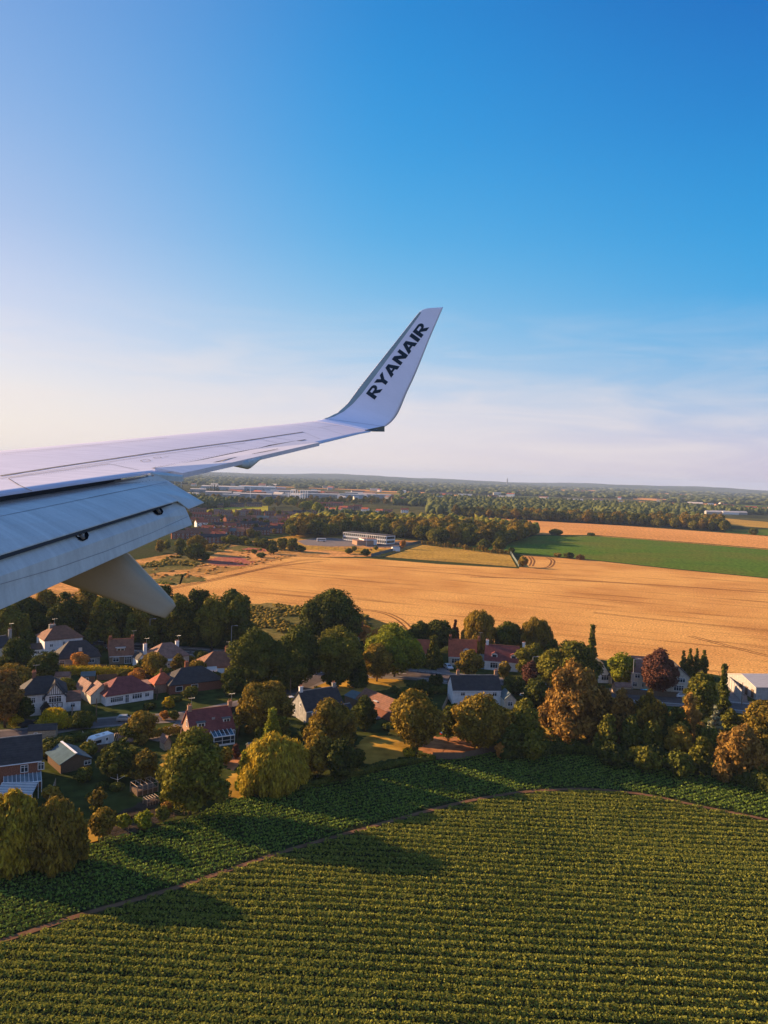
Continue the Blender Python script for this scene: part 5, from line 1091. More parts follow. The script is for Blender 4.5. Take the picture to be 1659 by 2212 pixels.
T_(1072,1104,1426,1466,'bush','olive','shrub in front of the twin dormer house',cat='shrub',name='shrub')
T_(988,1037,1400,1464,'round','olive','olive tree in front of the bright red roofed house',leaf=.5)
T_(1092,1135,1458,1500,'round','dark','dark tree by the road right of the white cottage',leaf=.5)
T_(1130,1185,1465,1525,'round','dark','dark tree shading the lawn behind the parasol',leaf=.5)
T_(1172,1292,1428,1598,'birch','rust','tallest rusty birch with drooping branches beside the pergola',leaf=.55,bark='barkw')
T_(1262,1330,1482,1608,'birch','rust','rusty birch just right of the tallest birch',leaf=.55,bark='barkw')
T_(1310,1368,1488,1618,'birch','rust','orange tipped birch below the tall white street lamp',leaf=.55)
T_(1362,1435,1490,1622,'birch','olive','dark drooping tree below the blue car',leaf=.55)
T_(1425,1480,1520,1628,'round','dark','dark green tree below the roadside white car',leaf=.55)
T_(1462,1508,1495,1612,'birch','rust','narrow orange tree below the cream cross wing',leaf=.55)
T_(1478,1545,1448,1560,'big','green','green tree in front of the small timber shed',leaf=.55)
T_(1540,1580,1430,1545,'cone','dark','dark shaggy conifer left of the diagonal white wall',leaf=.5)
T_(1516,1566,1526,1625,'cedar','blue','pale blue green cedar with layered branches',leaf=.4)
T_(1500,1560,1565,1650,'round','dark','dark tree beneath the layered cedar',leaf=.55)
T_(1560,1625,1565,1650,'round','dark','dark tree behind the lower right rusty tree',leaf=.55)
T_(1606,1700,1508,1640,'big','olive','olive tree cut by the right edge of the photograph',leaf=.55)
T_(1545,1650,1572,1692,'birch','rust','rusty spreading tree at the lower right overhanging the crop',leaf=.5)
T_(1380,1460,1404,1500,'round','copper','dark copper beech hiding the large cream house',leaf=.5)
T_(1312,1370,1403,1482,'round','bright','round bright green tree over the timbered garage',leaf=.5)
for i,(a,b,c_) in enumerate([(1465,1484,1404),(1480,1498,1399),(1494,1512,1398),(1508,1530,1402)]):
    T_(a,b,c_,1462,'column','dark',['leftmost','second','third','rightmost'][i]+' cypress of the clipped clump at the edge of the wheat',group='clump of four cypresses',leaf=.4)
T_(984,1092,1494,1624,'big','olive','brown green tree in front of the white cottage',leaf=.5)
T_(1094,1168,1506,1618,'round','green','round green tree right of the white cottage, below the parasol',leaf=.5)
T_(844,954,1490,1628,'big','olive','speckled yellow green tree beside the red brick outbuilding',leaf=.5,base=.10)
T_(945,990,1520,1600,'round','dark','dark tree between the speckled tree and the white cottage',leaf=.5)
T_(660,766,1504,1640,'tall','olive','spreading brown tipped conifer below the grey gable cottage',leaf=.5,base=.05)
T_(648,722,1574,1678,'round','olive','dense yellow green tree right of the golden willow',leaf=.5,base=.02)
T_(700,770,1590,1690,'round','dark','dark tree in shade below the spreading conifer',leaf=.5)
T_(520,655,1600,1700,'willow','gold','golden weeping willow in the middle of the gardens',leaf=.5)
T_(508,545,1622,1704,'column','bright','yellow green upright bush at the left side of the golden willow',leaf=.45)
T_(555,618,1530,1624,'cone','bright','plump rounded conifer behind the golden willow',leaf=.4)
T_(516,618,1467,1588,'big','olive','olive tree between the brown bungalow and the grey gable',leaf=.5)
T_(342,478,1576,1762,'big','green','tallest foreground tree hiding part of the red dormer cottage',leaf=.5,base=.03)
T_(272,336,1532,1598,'round','olive','round brown green tree behind the caravan',leaf=.45,base=.02)
T_(214,290,1606,1680,'round','dark','dark tree right of the blue roofed garage',leaf=.5)
T_(282,345,1618,1690,'round','olive','tree above the dark garden shed',leaf=.5)
T_(195,250,1740,1818,'round','olive','small round tree at the corner of the vegetable garden',leaf=.4,base=.15)
T_(196,226,1698,1755,'bush','olive','narrow shrub on the dark lawn above the small round tree',cat='shrub',name='shrub')
T_(-40,85,1712,1876,'willow','gold','golden willow in the lower left corner',leaf=.5)
T_(70,172,1728,1872,'willow','olive','darker olive willow beside the golden one in the lower left',leaf=.5)
T_(-25,46,1436,1572,'tall','rust','rusty tree at the left edge beside the half-timbered house',leaf=.5,base=.05)
T_(4,66,1378,1452,'round','dark','dark tree in front of the white semi-detached house',leaf=.5)
T_(64,124,1404,1472,'round','dark','dark tree below the white semi-detached house lean-to',leaf=.5)
T_(-20,70,1430,1500,'round','olive','olive tree behind the half-timbered house chimney',leaf=.5)
T_(304,358,1405,1462,'round','olive','orange tipped tree in front of the pale chimneyed bungalow',leaf=.5,base=.03)
for a in [(279,316,1443,1474,'orange','bright orange round bush behind the maroon bungalow roof'),(152,192,1406,1446,'orange','orange bush in front of the low dark bungalow'),(83,148,1526,1566,'yellow','yellow flowering bush beneath the half-timbered gable'),(150,205,1535,1572,'dark','dark bush right of the yellow hedge'),(368,402,1412,1452,'olive','olive bush beside the flat roofed extension'),(402,448,1420,1470,'olive','hedge like bush left of the ribbed conservatory'),(345,365,1535,1556,'orange','orange flowering bush by the side road'),(366,388,1534,1556,'green','small green bush by the side road'),(352,378,1505,1530,'yellow','yellow topped bush below the brown bungalow'),(440,462,1528,1556,'yellow','small yellow palm like bush in front of the cottage ridge'),
   (474,502,1612,1652,'gold','golden bush beside the conservatory'),(500,520,1605,1640,'copper','dark red bush right of the conservatory'),(520,545,1518,1552,'copper','reddish bush below the olive tree'),(868,898,1614,1636,'yellow','bright yellow bush at the foot of the speckled tree'),(18,45,1540,1572,'yellow','yellow shrub left of the half-timbered house drive'),(925,942,1455,1480,'dark','clipped dark dome bush at the roadside'),(930,960,1455,1484,'dark','dark clipped ball bush by the main road'),(640,665,1640,1672,'dark','dark shrub right of the willow'),(250,285,1758,1790,'bright','leafy green vegetable clump in the kitchen garden'),(290,330,1752,1792,'bright','large leafy bean row in the kitchen garden'),(335,365,1740,1775,'green','green clump beside the fruit cage'),(1068,1090,1600,1640,'orange','brown bush at the corner of the terracotta lawn fence'),(1110,1160,1600,1636,'olive','low orange green shrubs left of the sunlit lawn'),(480,510,1468,1500,'dark','dark shrub at the side of the bungalow'),(420,480,1540,1570,'dark','dark garden shrub behind the cottage roof'),(560,600,1395,1440,'dark','dark undergrowth bush at the end of the tree belt'),
   (745,800,1345,1385,'orange','orange brown bush beside the small red roof'),(820,885,1395,1440,'dark','dark tree clump behind the bright green tree')]:
    T_(a[0],a[1],a[2],a[3],'bush',a[4],a[5],cat='shrub',name='shrub',leaf=.4)
for i_,(l,pts) in enumerate([('timber fence between the half-timbered house and the small garage',[(155,1545),(172,1480)]),('timber fence behind the maroon bungalow',[(210,1470),(330,1462)]),('timber fence right of the maroon bungalow',[(338,1512),(345,1480)]),('garden fence left of the red dormer cottage',[(388,1610),(392,1585)]),('garden fence right of the red dormer cottage',[(512,1600),(520,1560)]),('timber fence behind the blue roofed garage',[(100,1640),(190,1628),(262,1618)]),('timber fence between the brick house and the kitchen garden',[(100,1760),(120,1700)]),('timber fence at the back of the low dark bungalow garden',[(110,1448),(230,1446)]),('fence along the striped lawn below the grey gable cottage',[(668,1600),(735,1585)]),('fence left of the white cottage',[(955,1540),(968,1512)]),('roadside fence before the large cream house',[(1350,1500),(1480,1508)]),('garden fence behind the bright red roofed house',[(985,1412),(1060,1420),(1130,1428)])]):
    fence(l,pts,1.7,'wood' if i_%3 else 'woodl',solid=True)
for i_,(x,y,rt,l,rm_) in enumerate([(175,1478,20,'tiny shed behind the small pale garage','rgreen'),(352,1478,-10,'small shed behind the brown bungalow side wing','rtan'),(470,1470,15,'little white outhouse right of the brown bungalow','rmetal'),(118,1478,10,'small shed behind the half-timbered house','rtan'),(540,1640,25,'small greenhouse shed beside the golden bush','rgreen'),(60,1600,15,'low shed above the brick house roof','rdark'),(700,1560,20,'small shed in front of the grey gable cottage','rgreen'),(1330,1500,5,'small hut beside the timbered garage drive','rtan'),(800,1536,30,'small brown shed on the dark yard','rbrown')]):
    house(l,D(x,y),None,3,2.1,.9,'gable','woodl' if i_%2 else 'wood',rm_,oh=.15,name='shed',cat='shed',w=3.6+i_%3,rot=rt,ridgecap=False,wins=[('F',1.6,.9,.8,.8,1,False)])
car('silver car parked on the side road before the maroon bungalow',D(250,1560),12,M['metalg']); car('dark car on the drive of the half-timbered house',D(46,1574),60,M['black']); car('white car on the drive of the grey gable cottage',D(618,1520),35,M['carw'])
car('red car on the main road between the big trees',D(705,1446),-12,M['carr']); car('dark car parked outside the pale chimneyed bungalow',D(420,1452),5,M['black']); car('silver car on the yard beside the brick outbuilding',D(790,1560),30,M['metalg'])
ex=[(1288,1330,1535,1630,'green','dark green tree filling the gap right of the second rusty birch'),(1335,1385,1545,1635,'dark','shaded tree low in the row beneath the tall white lamp'),(1385,1430,1548,1640,'green','lower dark green tree in front of the blue car tree'),(1440,1492,1555,1645,'olive','olive tree at the crop edge below the cream cross wing'),(1490,1540,1590,1670,'green','shaded green tree between the cedar and the crop'),(1555,1600,1530,1610,'green','dark green tree in front of the diagonal wall foot'),(1085,1125,1560,1640,'dark','dark tree at the fence corner of the terracotta lawn'),(1125,1175,1575,1645,'green','low green tree at the crop edge left of the pergola lawn'),(1285,1345,1600,1655,'dark','low dark tree at the hedge below the second rusty birch'),(1360,1420,1610,1665,'green','low green tree at the hedge in the middle of the right row'),(1440,1500,1620,1680,'dark','low dark tree at the hedge below the orange narrow tree'),(1600,1660,1610,1690,'green','low tree in the lower right corner behind the rusty one'),
 (1195,1240,1455,1520,'dark','dark tree behind the tallest rusty birch'),(1245,1290,1440,1510,'green','green tree by the road left of the small white gable'),(760,815,1500,1580,'dark','dark tree over the yard right of the grey gable cottage'),(575,625,1545,1610,'green','green tree between the rounded conifer and grey gable'),(238,275,1468,1506,'dark','dark tree behind the maroon bungalow, left side'),(335,372,1440,1482,'dark','dark tree between the two rows of bungalows'),(480,522,1440,1492,'green','green tree at the right end of the brown bungalow'),(120,160,1462,1500,'green','green tree behind the half-timbered gable'),(90,130,1600,1640,'dark','dark tree between brick house and blue roofed garage'),(262,300,1560,1604,'green','small green tree behind the caravan timber stack'),(440,480,1450,1478,'dark','low dark tree left of the ribbed conservatory'),(1040,1080,1548,1612,'dark','dark tree below the white cottage extension'),(700,745,1440,1486,'dark','dark tree behind the sunlit lawn trunks'),(600,650,1440,1492,'dark','low dark tree beneath the huge round trees'),(170,210,1600,1636,'green','small tree behind the blue roofed garage'),(20,70,1500,1560,'dark','dark tree left of the half-timbered house')]
for a in ex: T_(a[0],a[1],a[2],a[3],'round',a[4],a[5],leaf=.5)
# small garden shrubs filling the plots
GP=[(G(*q).x,G(*q).y) for q in [(-40,860),(88,838),(185,812),(231,790),(330,772),(424,756),(487,746),(560,744),(620,750),(700,764),(800,790),(800,712),(640,690),(470,675),(400,668),(330,672),(250,655),(0,645),(-60,650)]]
roadq=[(p.x,p.y) for p in road]+[(p.x,p.y) for p in side]
shr=[npmesh('shrub_mesh',*(lambda c:(c[0],c[1],[LM[k]],c[2]))(crown(h_,w_,'bush',600+i,.4,1,0)),link=False).data for i,(k,h_,w_) in enumerate([('dark',2.4,3.4),('dark',3.4,3.2),('green',1.8,2.8),('olive',2.6,2.8),('dark',4.5,4.2),('green',3.2,4.5),('rust',1.6,2.2),('dark',1.5,4.5)])]
rq=random.Random(21); cnt=0; tries=0; occ=[]
while cnt<230 and tries<20000:
    tries+=1; x=rq.uniform(-125,150); y=rq.uniform(112,260)
    if not inpoly(np.array([(x,y)]),GP)[0]: continue
    if any(inpoly(np.array([(x,y)]),l)[0] for l in LAWNS): continue
    if min((x-a)**2+(y-b)**2 for a,b in roadq)<60: continue
    bad=False
    for (ax,ay,rz,L_,dp) in FOOT:
        dx,dy=x-ax,y-ay; u=dx*math.cos(rz)+dy*math.sin(rz); v=-dx*math.sin(rz)+dy*math.cos(rz)
        if -3.5<u<L_+3.5 and -5.5<v<dp+2.5: bad=True;break
    if bad or any((x-a)**2+(y-b)**2<9 for a,b in occ): continue
    occ.append((x,y)); o=bpy.data.objects.new('shrub',shr[rq.choice((0,0,1,2,3,4,5,6,7,7))]); C.objects.link(o); o.location=(x,y,0); k_=rq.uniform(.6,1.25); o.scale=(k_*rq.uniform(.8,1.3),k_,k_); o.rotation_euler=(0,0,rq.uniform(0,6.3)); cnt+=1
    tag(o,'one of the small shrubs scattered through the shaded house gardens','shrub','small garden shrubs')
# scrubby tufts on the rough ground
def tufts(name,polys,n,hmin,hmax,m,seed,sp=1.0):
    rg=np.random.default_rng(seed); X=[];Y=[]
    for pl in polys:
        P=np.array([(G(*q).x,G(*q).y) for q in pl]); x=rg.uniform(P[:,0].min(),P[:,0].max(),n*4); y=rg.uniform(P[:,1].min(),P[:,1].max(),n*4); k=inpoly(np.stack([x,y],1),[tuple(p) for p in P]); k&=fbm(x,y,18,seed)>-.2; X.append(x[k][:n]);Y.append(y[k][:n])
    X=np.concatenate(X);Y=np.concatenate(Y); r=rg.uniform(.5,1.9,len(X))*sp
    blobs(name,X,Y,r,rg.uniform(hmin,hmax,len(X)),ICO1,m,seed)
tufts('scrub_growth',[[(100,577),(125,569),(160,561),(185,553),(205,546),(230,545),(222,552),(200,558),(206,563),(190,569),(160,573),(130,576)]],420,.4,1.7,LM['olive'],51)
tufts('scrub_growth',[[(150,582),(158,577),(185,574),(205,578),(205,581),(170,585)],[(222,548.5),(240,545.5),(262,546),(280,548),(272,550.5),(240,551.5)]],110,.3,1.2,LM['green'],52)
tufts('dry_grass_tufts',[[(60,600),(166,585),(295,557.5),(383,556),(410,547),(330,548),(255,551),(200,556),(100,576)]],260,.2,.8,LM['orange'],53,.9)
tufts('tall_weeds',[[(240,605),(262,604),(307,608.5),(366,616),(372,640),(250,648),(215,636)]],900,.4,1.3,LM['olive'],54,.7)
# bushes on the rough grass and along the fields (mid distance)
Kz=lambda zx,zy:((175+zx/12.06)/K,(470+zy/12.06)/K)
mid=[(5,120,830,970,'green','bushy tree at the left end of the scrub'),(170,370,800,1010,'olive','large sunlit tree on the scrub before the dark terrace'),(120,360,905,1090,'dark','large dark thicket on the scrub'),(0,90,930,1030,'dark','dark bush in the scrub beside the flap'),(300,420,1010,1090,'dark','low dark bush right of the thicket'),(590,730,790,895,'green','round bush before the brown terrace'),(740,890,800,900,'green','bush left of the school field track'),(840,930,850,915,'green','small round bush beside the track'),(940,1050,830,935,'green','bush at the left of the hedge clump'),(1010,1130,830,945,'dark','dark bush in the hedge clump'),(1090,1240,850,950,'green','wide bush in the hedge clump'),(1115,1225,915,1010,'dark','dark round bush standing before the hedge clump'),(1240,1360,830,965,'green','tall bush of the right hedge clump'),(1340,1480,830,975,'green','tallest bush of the right hedge clump'),(1460,1580,915,985,'dark','low bush at the right end of the hedge clump'),(930,985,960,1012,'dark','tiny dark bush beside the pink flowers'),(980,1090,1000,1055,'dark','low wide bush below the pink flowers'),(365,510,900,975,'olive','olive scrub bush right of the thicket'),(-140,-60,860,960,'green','bush right below the flap edge'),(-230,-130,850,1000,'olive','olive tree half hidden behind the flap edge')]
for a,b,c_,d_,k_,l in mid:
    c_=c_-(d_-c_)*.15; x0,y0=Kz(a-(b-a)*.12,c_);x1,y1=Kz(b+(b-a)*.12,d_); T_(x0,x1,y0,y1,'bush',k_,l,cat='bush',name='bush',leaf=.9)
Ky=lambda zx,zy:((325+zx/7.372)/K,(462.5+zy/7.372)/K)
for a,b,c_,d_,k_,l in [(145,205,630,675,'dark','dark bush left of the school fence'),(190,235,612,655,'green','small bush behind the school fence'),(262,340,635,690,'dark','round dark bush beside the school fence'),(360,390,615,645,'green','tiny bush near the school path'),(545,600,570,635,'orange','reddish young tree at the corner of the paddock'),(1115,1225,560,650,'dark','dark tree left of the round tree at the paddock end'),(1225,1350,543,660,'green','large round tree at the far corner of the paddock'),(880,945,573,615,'green','small tree behind the paddock'),(960,1000,580,620,'green','another small tree behind the paddock'),(1350,1400,625,670,'dark','dark shrub beside the round tree'),(1425,1500,680,770,'olive','scrubby bush at the corner post of the paddock')]:
    x0,y0=Ky(a,c_);x1,y1=Ky(b,d_); T_(x0,x1,y0,y1,'bush',k_,l,cat='bush',name='bush',leaf=.9)
Kx=lambda zx,zy:((525+zx/6.828)/K,(462.5+zy/6.828)/K)
for a,b,c_,d_,k_,l in [(150,270,450,497,'dark','dark domed bush on the edge of the upper wheat field'),(415,485,478,500,'dark','pair of small bushes on the edge of the upper wheat field'),(190,255,615,645,'olive','low bush between the wheat and green fields'),(250,345,612,655,'dark','dark scrub between the wheat and green fields'),(350,405,628,665,'rust','brown scrub bush at the edge of the green field'),(1530,1595,447,495,'dark','lone dark tree in the far right green field')]:
    x0,y0=Kx(a,c_);x1,y1=Kx(b,d_); T_(x0,x1,y0,y1,'bush',k_,l,cat='bush',name='bush',leaf=1.0)
# young trees in a line along the top of the paddock
rg_=random.Random(4); me_=woodproto('sapling_mesh',5,3,'olive',77,.8)
wood([(lambda p:(p.x,p.y))(G(422+i*2.9,545.2+i*.33+rg_.uniform(-.6,.6))) for i in range(31)],'young tree in the ragged line along the top of the paddock','young trees along the paddock',8,'young_tree',.6,1.2,[me_])
# hedge between paddock and wheat
def gp(x,y): return (x/K,y/K)
fence('long wire fence between the paddock and the wheat field',[gp(385,557.8),gp(437,561.5),gp(480,564.8),gp(517,567.2)],2.0,name='field_fence',gap=6)
fence('green mesh fence running from the school to the wheat corner',[gp(371,557),gp(392,551.5),gp(405,546.5),gp(421,543)],2.6,'rgreen',name='field_fence',gap=4,solid=True)
fence('fence with green posts at the right end of the paddock',[gp(510.5,553.5),gp(519,567)],2.4,'rgreen',name='field_fence',gap=4,solid=True)
fence('tall ball court fence round the school yard',[gp(287,546.5),gp(312,549.5),gp(345,551)],3,'rgreen',name='court_fence',gap=5)
# ================= school =================
s0=G(343,539.9); s1=G(386,544.3)
e,Ls=house('low two storey white panelled school with long bands of windows',s0,s1,13,7.2,.35,'flat','white','rdark',oh=.15,name='school',cat='school')
mb=MB(); g=MB(); bx=(0,Ls,0,13)
for i in range(int(Ls/2.4)+1): fbox(mb,'F',bx,i*2.4,i*2.4+.35,.2,7.1,.02,.2)
for z0 in (.5,4.0): fbox(g,'F',bx,.3,Ls-.3,z0+.5,z0+2.6,.01,.1)
mb.build('mullions',M['frame'],e); g.build('window_band',M['glass'],e)
g=MB(); fbox(g,'R',bx,1,12,1,3,.01,.1); fbox(g,'R',bx,1,12,4.4,6.5,.01,.1); g.build('window_band',M['glass'],e)
s0=G(357,545.3); e,Ls=house('low flat roofed front block of the school with brown brick end',s0,None,14,3.4,.4,'flat','brickl','rtan',oh=.1,name='school_annexe',cat='school',w=15,rot=20)
addon(e,7,19,3,17,4.8,.35,'flat','white','rtan',.1,wins=[('R',3,1,2.5,2.8,2),('R',8,1,2.5,2.8,2)],nm='hall_block')
e=empty('floodlight_mast',G(366.3,545.9),0,'slim white mast in front of the school','mast'); MB().bar((0,0,0),(0,0,11),.14,.1).build('column',M['frame'],e)
e,_=house('small white hut with pale roof beside the school fence',G(393,551.3),None,4,2.6,.9,'gable','white','rmetal',oh=.1,name='hut',cat='hut',w=6,rot=20,ridgecap=False)
e=empty('minibus',G(317,541.5),math.radians(10),'white and green minibus parked on the school yard','minibus'); MB().box(0,8,0,2.4,.5,2.9).build('body',M['carw'],e); MB().box(.5,7.5,-.03,2.43,1.5,2.3).build('windows',M['glass'],e)
for x in (1.4,6.2): MB().bar((x,-.05,.45),(x,2.45,.45),.45,n=10).build('wheel',M['tyre'],e)
# ================= the village =================
M['solar']=mat('solar_panel_roof',(.05,.06,.09),.3,.3,3)
VM={}
def terrace(kind,w,depth,rm,wm,n,gab=False):
    e=empty('terraced_house',(0,0,0),0); mb=MB(); wallshape(mb,0,w,0,depth,-.3,5.0,2.6,'gable'); mb.build('wall',M[wm],e)
    mb=MB(); roofshape(mb,-.3,w+.3,-.35,depth+.35,4.9,2.7,'gable'); mb.build('roof',M[rm],e)
    bx=(0,w,0,depth)
    for i in range(n):
        u=w*(i+.5)/n
        for z in (.9,3.3):
            m=MB(); fbox(m,'F',bx,u-.75,u+.75,z,z+1.25,.01,.08); wdw=m.build('window',M['frame'],e); g=MB(); fbox(g,'F',bx,u-.6,u+.6,z+.14,z+1.1,.085,.11); g.build('pane',M['glass'],wdw)
    for i in range(max(1,n//3)+1):
        x=.6+(w-1.2)*i/max(1,max(1,n//3)); MB().box(x-.5,x+.5,depth/2-.35,depth/2+.35,6.9,8.6).build('chimney',M['brick'],e)
    return e
PR={}
def tproto(k):
    if k not in PR:
        w,rm,wm,n={'dark3':(26,'rdark','brick',8),'dark2':(16,'rdark','brick',5),'brown3':(24,'rbrown','brick',7),'brown2':(15,'rbrown','brick',4),'red2':(15,'rred','brickl',4),'red3':(24,'rred','brick',7),'tan2':(14,'rtan','brickl',4),'lit2':(12,'rred','white',3),'grey2':(15,'rgreen','brick',4)}[k]
        PR[k]=(terrace(k,w,8,rm,wm,n),[False])
    return PR[k]
def place_t(q,rot,k,label):
    p,used=tproto(k); o=p if not used[0] else copy_tree(p); used[0]=True
    o.location=G(*q); o.rotation_euler=(0,0,math.radians(rot)); tag(o,label,'house','terraced houses of the village')
def zv(x,y): return (175+x/12.06,470+y/12.06)
def zs(x,y): return (287.5+x/12.06,475+y/12.06)
tl=[(zv(-40,835),20,'brown2','brown roofed house below the aft flap tip'),(zv(300,885),22,'dark3','long dark roofed terrace behind the scrub thicket'),(zv(130,800),15,'brown3','brown terrace behind the long dark roofed one'),(zv(430,815),18,'red2','red roofed terrace right of the dark one'),(zv(530,800),10,'grey2','house with pale latticed roof in the front row'),(zv(640,800),-5,'brown2','brown roofed house with white windows facing the rough grass'),(zv(720,795),-5,'tan2','tan end house of the brown row'),
 (zv(940,785),14,'dark2','dark roofed terrace left of the school field'),(zv(1100,765),14,'dark2','second dark roofed terrace left of the school field'),(zv(1245,745),14,'dark2','dark roofed end terrace nearest the school field'),(zv(180,650),12,'red2','red roofed house above the aft flap tip'),(zv(260,690),30,'lit2','pale gabled house with red roof in the village middle'),(zv(380,640),12,'brown2','brown roofed house right of the pale gable'),
 (zv(440,720),5,'dark3','long dark roof in the middle of the village'),(zv(690,700),5,'dark2','dark roof right of the village middle'),(zv(620,640),40,'brown2','brown gabled house turned to the street'),(zv(860,620),0,'brown2','brown roofed terrace below the lime field'),(zv(980,625),0,'grey2','grey roofed terrace below the lime field'),(zv(1150,630),0,'tan2','tan gabled terrace near the village trees'),(zv(870,700),20,'dark2','dark house among village trees'),
 (zv(1010,720),10,'dark3','long dark slate terrace behind the front row'),(zv(1270,665),3,'red2','red roofed terrace near the wood corner'),(zv(1400,665),3,'red3','long pale red terrace near the wood corner'),(zv(1340,715),15,'dark2','dark terrace end near the wood corner'),(zv(1370,610),5,'dark3','dark terrace with many white windows'),(zv(460,540),10,'tan2','tan pitched house at the end of the lime field'),(zv(160,520),8,'brown3','brown terrace at the left of the lime field'),(zv(200,580),8,'red3','long red terrace behind the flap tip'),(zv(380,455),5,'dark3','far dark terrace above the lime field, left'),(zv(640,445),5,'dark3','far dark terrace above the lime field, middle'),(zv(860,440),5,'dark3','far dark terrace above the lime field, right'),
 (zv(1500,600),12,'red2','red roofed house left of the wood'),(zv(1290,560),10,'brown2','brown house among trees left of the wood'),(zv(1080,560),12,'brown2','brown house half hidden by village trees'),
 (zs(400,440),-30,'lit2','sunlit white house at the left of the red roofed group'),(zs(500,450),-30,'lit2','second sunlit white house of the red roofed group'),(zs(560,450),-25,'lit2','third sunlit white house of the red roofed group'),(zs(620,425),-20,'red2','red roofed house in the middle of the sunlit group'),(zs(690,425),20,'red2','red roofed pair in the sunlit group'),(zs(760,425),20,'brown2','brown roofed house of the sunlit group'),(zs(800,410),10,'red2','red roofed house behind the sunlit group'),(zs(885,445),-25,'lit2','larger sunlit house at the right of the red group'),(zs(1060,465),-25,'lit2','small pink gable above the wood'),(zs(1150,470),0,'brown2','brown roofs peeping over the wood'),(zs(1370,455),0,'lit2','last pale house right of the pink gable'),
 (zs(270,400),5,'red2','red roof left of the sunlit group'),(zs(370,375),5,'red3','long red terrace behind the sunlit group'),(zs(520,370),5,'red3','second long red terrace behind the sunlit group'),(zs(300,470),0,'dark2','dark roofed house below the yellow tree'),(zs(60,490),8,'dark3','dark terrace left of the yellow tree')]
for q,r,k,l in tl: place_t(q,r,k,l)
rg9=random.Random(8)
for i in range(26):
    q=(rg9.uniform(185,300),rg9.uniform(508,541))
    if inpoly(np.array([q]),[(200,514),(272,512),(300,515),(286,536),(240,541),(190,543)])[0]: place_t(q,rg9.uniform(-10,35),rg9.choice(('red2','brown2','dark2','tan2','brown3','lit2')),'one of the ordinary brick houses packed among the village streets')
# village trees
rgv=random.Random(5); vt=[]
while len(vt)<300:
    q=(rgv.uniform(170,345),rgv.uniform(501,541))
    if inpoly(np.array([q]),[(176,512),(200,503),(345,500),(345,512),(296,519),(290,535),(240,541),(176,545)])[0] and not inpoly(np.array([q]),[(200,513.5),(204,507),(240,505),(270,505),(272,511.5),(235,513)])[0]: vt.append(G(*q))
wood([(p.x,p.y) for p in vt[:140]],'garden tree among the terraced houses of the village','village garden trees',12,'village_tree',.3,.6)
# row along far side of the lime field and before the works
wood([(lambda p:(p.x,p.y))(G(rgv.uniform(185,400),rgv.uniform(500.5,505))) for _ in range(150)],'tree in the belt between the village and the factory sheds','trees before the factory sheds',13,'belt_tree',.5,.95)
wood([(lambda p:(p.x,p.y))(G(x,y)) for x,y in [zv(1130,445),zv(1360,440),zv(1420,445),zv(1560,500),zv(1610,495),zs(360,470)]],'large yellow green tree standing above the village roofs','large pale trees in the village',14,'village_tree',1.1,1.4,[woodproto('pale_tree_mesh',14,15,'bright',91)])
pop=woodproto('poplar_mesh',20,5,'dark',93); 
V_,Q__,Tt=crown(22,5,'column',94,1.0); popm=npmesh('poplar_mesh',V_,Q__,[LM['dark']],Tt,link=False).data
wood([(lambda p:(p.x,p.y))(G(*zv(x,300))) for x in (385,405,425,445,475,500,515)],'tall narrow poplar in front of the long factory shed','row of poplars by the factory',15,'poplar_tree',.95,1.3,[popm])
# ================= factory estate =================
def shed(q,w,dep,h,rot,m,rm,label):
    e=empty('factory_shed',G(*q),math.radians(rot),label,'factory'); MB().box(0,w,0,dep,-.3,h).build('wall',M[m],e); mb=MB(); roofshape(mb,-.4,w+.4,-.4,dep+.4,h,h*.18,'gable'); mb.build('roof',M[rm],e)
    n_=int(w/24)
    for i in range(n_): g=MB(); fbox(g,'F',(0,w,0,dep),4+i*24,10+i*24,.3,h*.5,.02,.12); g.build('loading_door',M['rgreen'],e)
M['blueclad']=mat('pale_blue_cladding',(.30,.38,.44),.5,.1,.1); M['greyclad']=mat('grey_cladding',(.26,.28,.30),.6,.15,.1)
shed((201,489.5),130,60,11,3,'blueclad','rmetal','long pale blue factory shed with white roof, far left')
shed((238,490.5),115,60,13,3,'blueclad','blueclad','larger pale blue factory shed in the centre left')
fl=[(205,496,60,'greyclad','rmetal'),(222,497.5,40,'greyclad','greyclad'),(240,498,70,'greyclad','rmetal'),(262,498.3,80,'greyclad','greyclad'),(285,496,50,'blueclad','rmetal'),(305,497.8,60,'greyclad','greyclad'),(322,497.2,70,'greyclad','rmetal'),(340,498.2,60,'blueclad','greyclad'),(358,497.0,60,'greyclad','rmetal'),(372,498.5,50,'greyclad','greyclad'),(318,494.2,60,'brick','rtan'),(345,494.6,80,'greyclad','rmetal'),(300,493.4,60,'greyclad','rmetal'),(270,494.0,60,'greyclad','greyclad'),(190,492,60,'greyclad','rmetal'),(180,496,40,'white','rmetal'),(246,494.4,50,'brick','rtan'),(380,496.5,40,'brickl','rtan'),(228,493.6,40,'brickl','rtan')]
ord_=['first','second','third','fourth','fifth','sixth','seventh','eighth','ninth','tenth','eleventh','twelfth','thirteenth','fourteenth','fifteenth','sixteenth','seventeenth','eighteenth','nineteenth']
fl.sort(); 
for i,(x,y,w_,a,b) in enumerate(fl): shed((x,y),w_,30,7+i%3*1.5,3,a,b,'flat grey factory unit of the distant works, '+ord_[i]+' from the left')
e=empty('storage_tank',G(270.5,490.3),0,'round white storage tank right of the blue factory','tank'); MB().bar((0,0,0),(0,0,14),12,12,24).build('tank_wall',M['white'],e); MB().bar((0,0,14.01),(0,0,15.5),12.2,1,24).build('tank_roof',M['conc'],e)
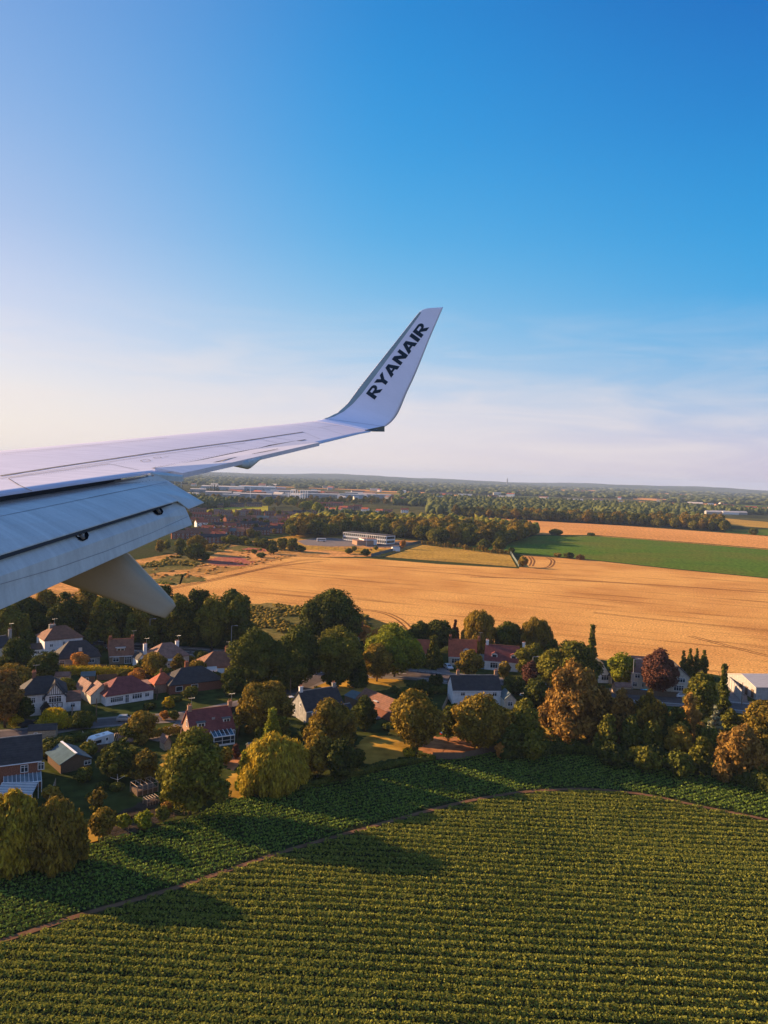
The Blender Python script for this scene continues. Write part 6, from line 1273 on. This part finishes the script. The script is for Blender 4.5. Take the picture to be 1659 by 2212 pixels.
for i,(x,t_,b_) in enumerate([(1365,270,352),(1395,245,355),(1422,243,350),(1450,240,358),(1478,240,362),(1508,245,382),(1540,245,384),(1567,248,380),(1595,250,358)]):
    q=zv(x,b_); p=G(*q); top=zv(x,t_); r_=ray(*top); h=H+r_.z/r_.y*p.y; e=empty('gasholder_column',p,0,ord_[i].replace('first','leftmost')+' white column of the gasholder ring beyond the village' if i==0 else ord_[i]+' white column from the left of the gasholder ring','column','ring of gasholder columns'); MB().bar((0,0,0),(0,0,h),.9,.8,8).build('column_shaft',M['frame'],e)
for x,t_,b_,l in [(908,205,355,'tall white mast before the blue factory'),(1000,290,340,'short mast right of the tall white mast'),(72,145,250,'thin mast at the left edge of the works'),(468,110,200,'slender mast behind the long factory roof')]:
    q=zv(x,b_); p=G(*q); r_=ray(*zv(x,t_)); h=H+r_.z/r_.y*p.y; e=empty('lighting_mast',p,0,l,'mast'); MB().bar((0,0,0),(0,0,h),.6,.45,8).build('column',M['frame'],e)
# ================= farm and far buildings on the right =================
Kf=lambda zx,zy:(600+zx/9.875,475+zy/9.875)
for i,(zx,zy,w_,m_,rm_) in enumerate([(1020,375,9,'white','rdark'),(1050,385,30,'conc','rmetal'),(1120,384,22,'brickl','rmetal'),(1175,378,26,'brick','rmetal'),(1215,388,34,'white','rmetal'),(1290,388,36,'conc','rmetal'),(1080,366,12,'white','rdark')]):
    house(['white farmhouse with dark roof at the left of the farm','low pale barn right of the farmhouse','pink sided barn in the middle of the farm','brick barn behind the pink barn','long white barn of the farm','rightmost long pale barn of the farm','small white gable behind the farm'][i],G(*Kf(zx,zy)),None,14,5,2.6,'gable',m_,rm_,name='farm_building',cat='farm building',group='buildings of the far right farm',w=w_,rot=-5,ridgecap=False)
rgf=random.Random(31); 
for i in range(120):
    x=rgf.uniform(170,790); d_=rgf.uniform(9,26); hy=476+(x-384)*.033; 
    w_=rgf.choice((12,18,30,45)); 
    house('pale distant building among the far trees',G(x,hy+d_),None,12,7,3.5,'gable',rgf.choice(('white','cream','conc','brickl')),rgf.choice(('rmetal','rtan','rred','rmetal')),name='distant_building',cat='building',group='distant buildings below the horizon',w=w_,rot=rgf.uniform(-40,20),oh=.2,ridgecap=False)
# church spire on the skyline
p=G(518,482.6); p=Vector((p.x,p.y,0)) if p.y<9000 else Vector((1300,8200,0)); e=empty('church',p,0,'tiny church spire breaking the skyline','church'); MB().box(-6,6,-6,6,0,62).build('tower',M['grey'],e); MB().bar((0,0,62),(0,0,92),6,.3,8).build('spire',M['grey'],e)
# ================= haze =================
mh=bpy.data.materials.new('haze_air'); mh.use_nodes=True; nt=mh.node_tree; nt.nodes.clear(); oo=nt.nodes.new('ShaderNodeOutputMaterial'); pv=nt.nodes.new('ShaderNodeVolumePrincipled'); pv.inputs['Density'].default_value=6e-5; pv.inputs['Color'].default_value=(.50,.68,1,1); pv.inputs['Anisotropy'].default_value=0
nt.links.new(pv.outputs[0],oo.inputs['Volume'])
tag(MB().box(-17500,17500,-900,18500,-1.5,175).build('haze',mh),kind='stuff')
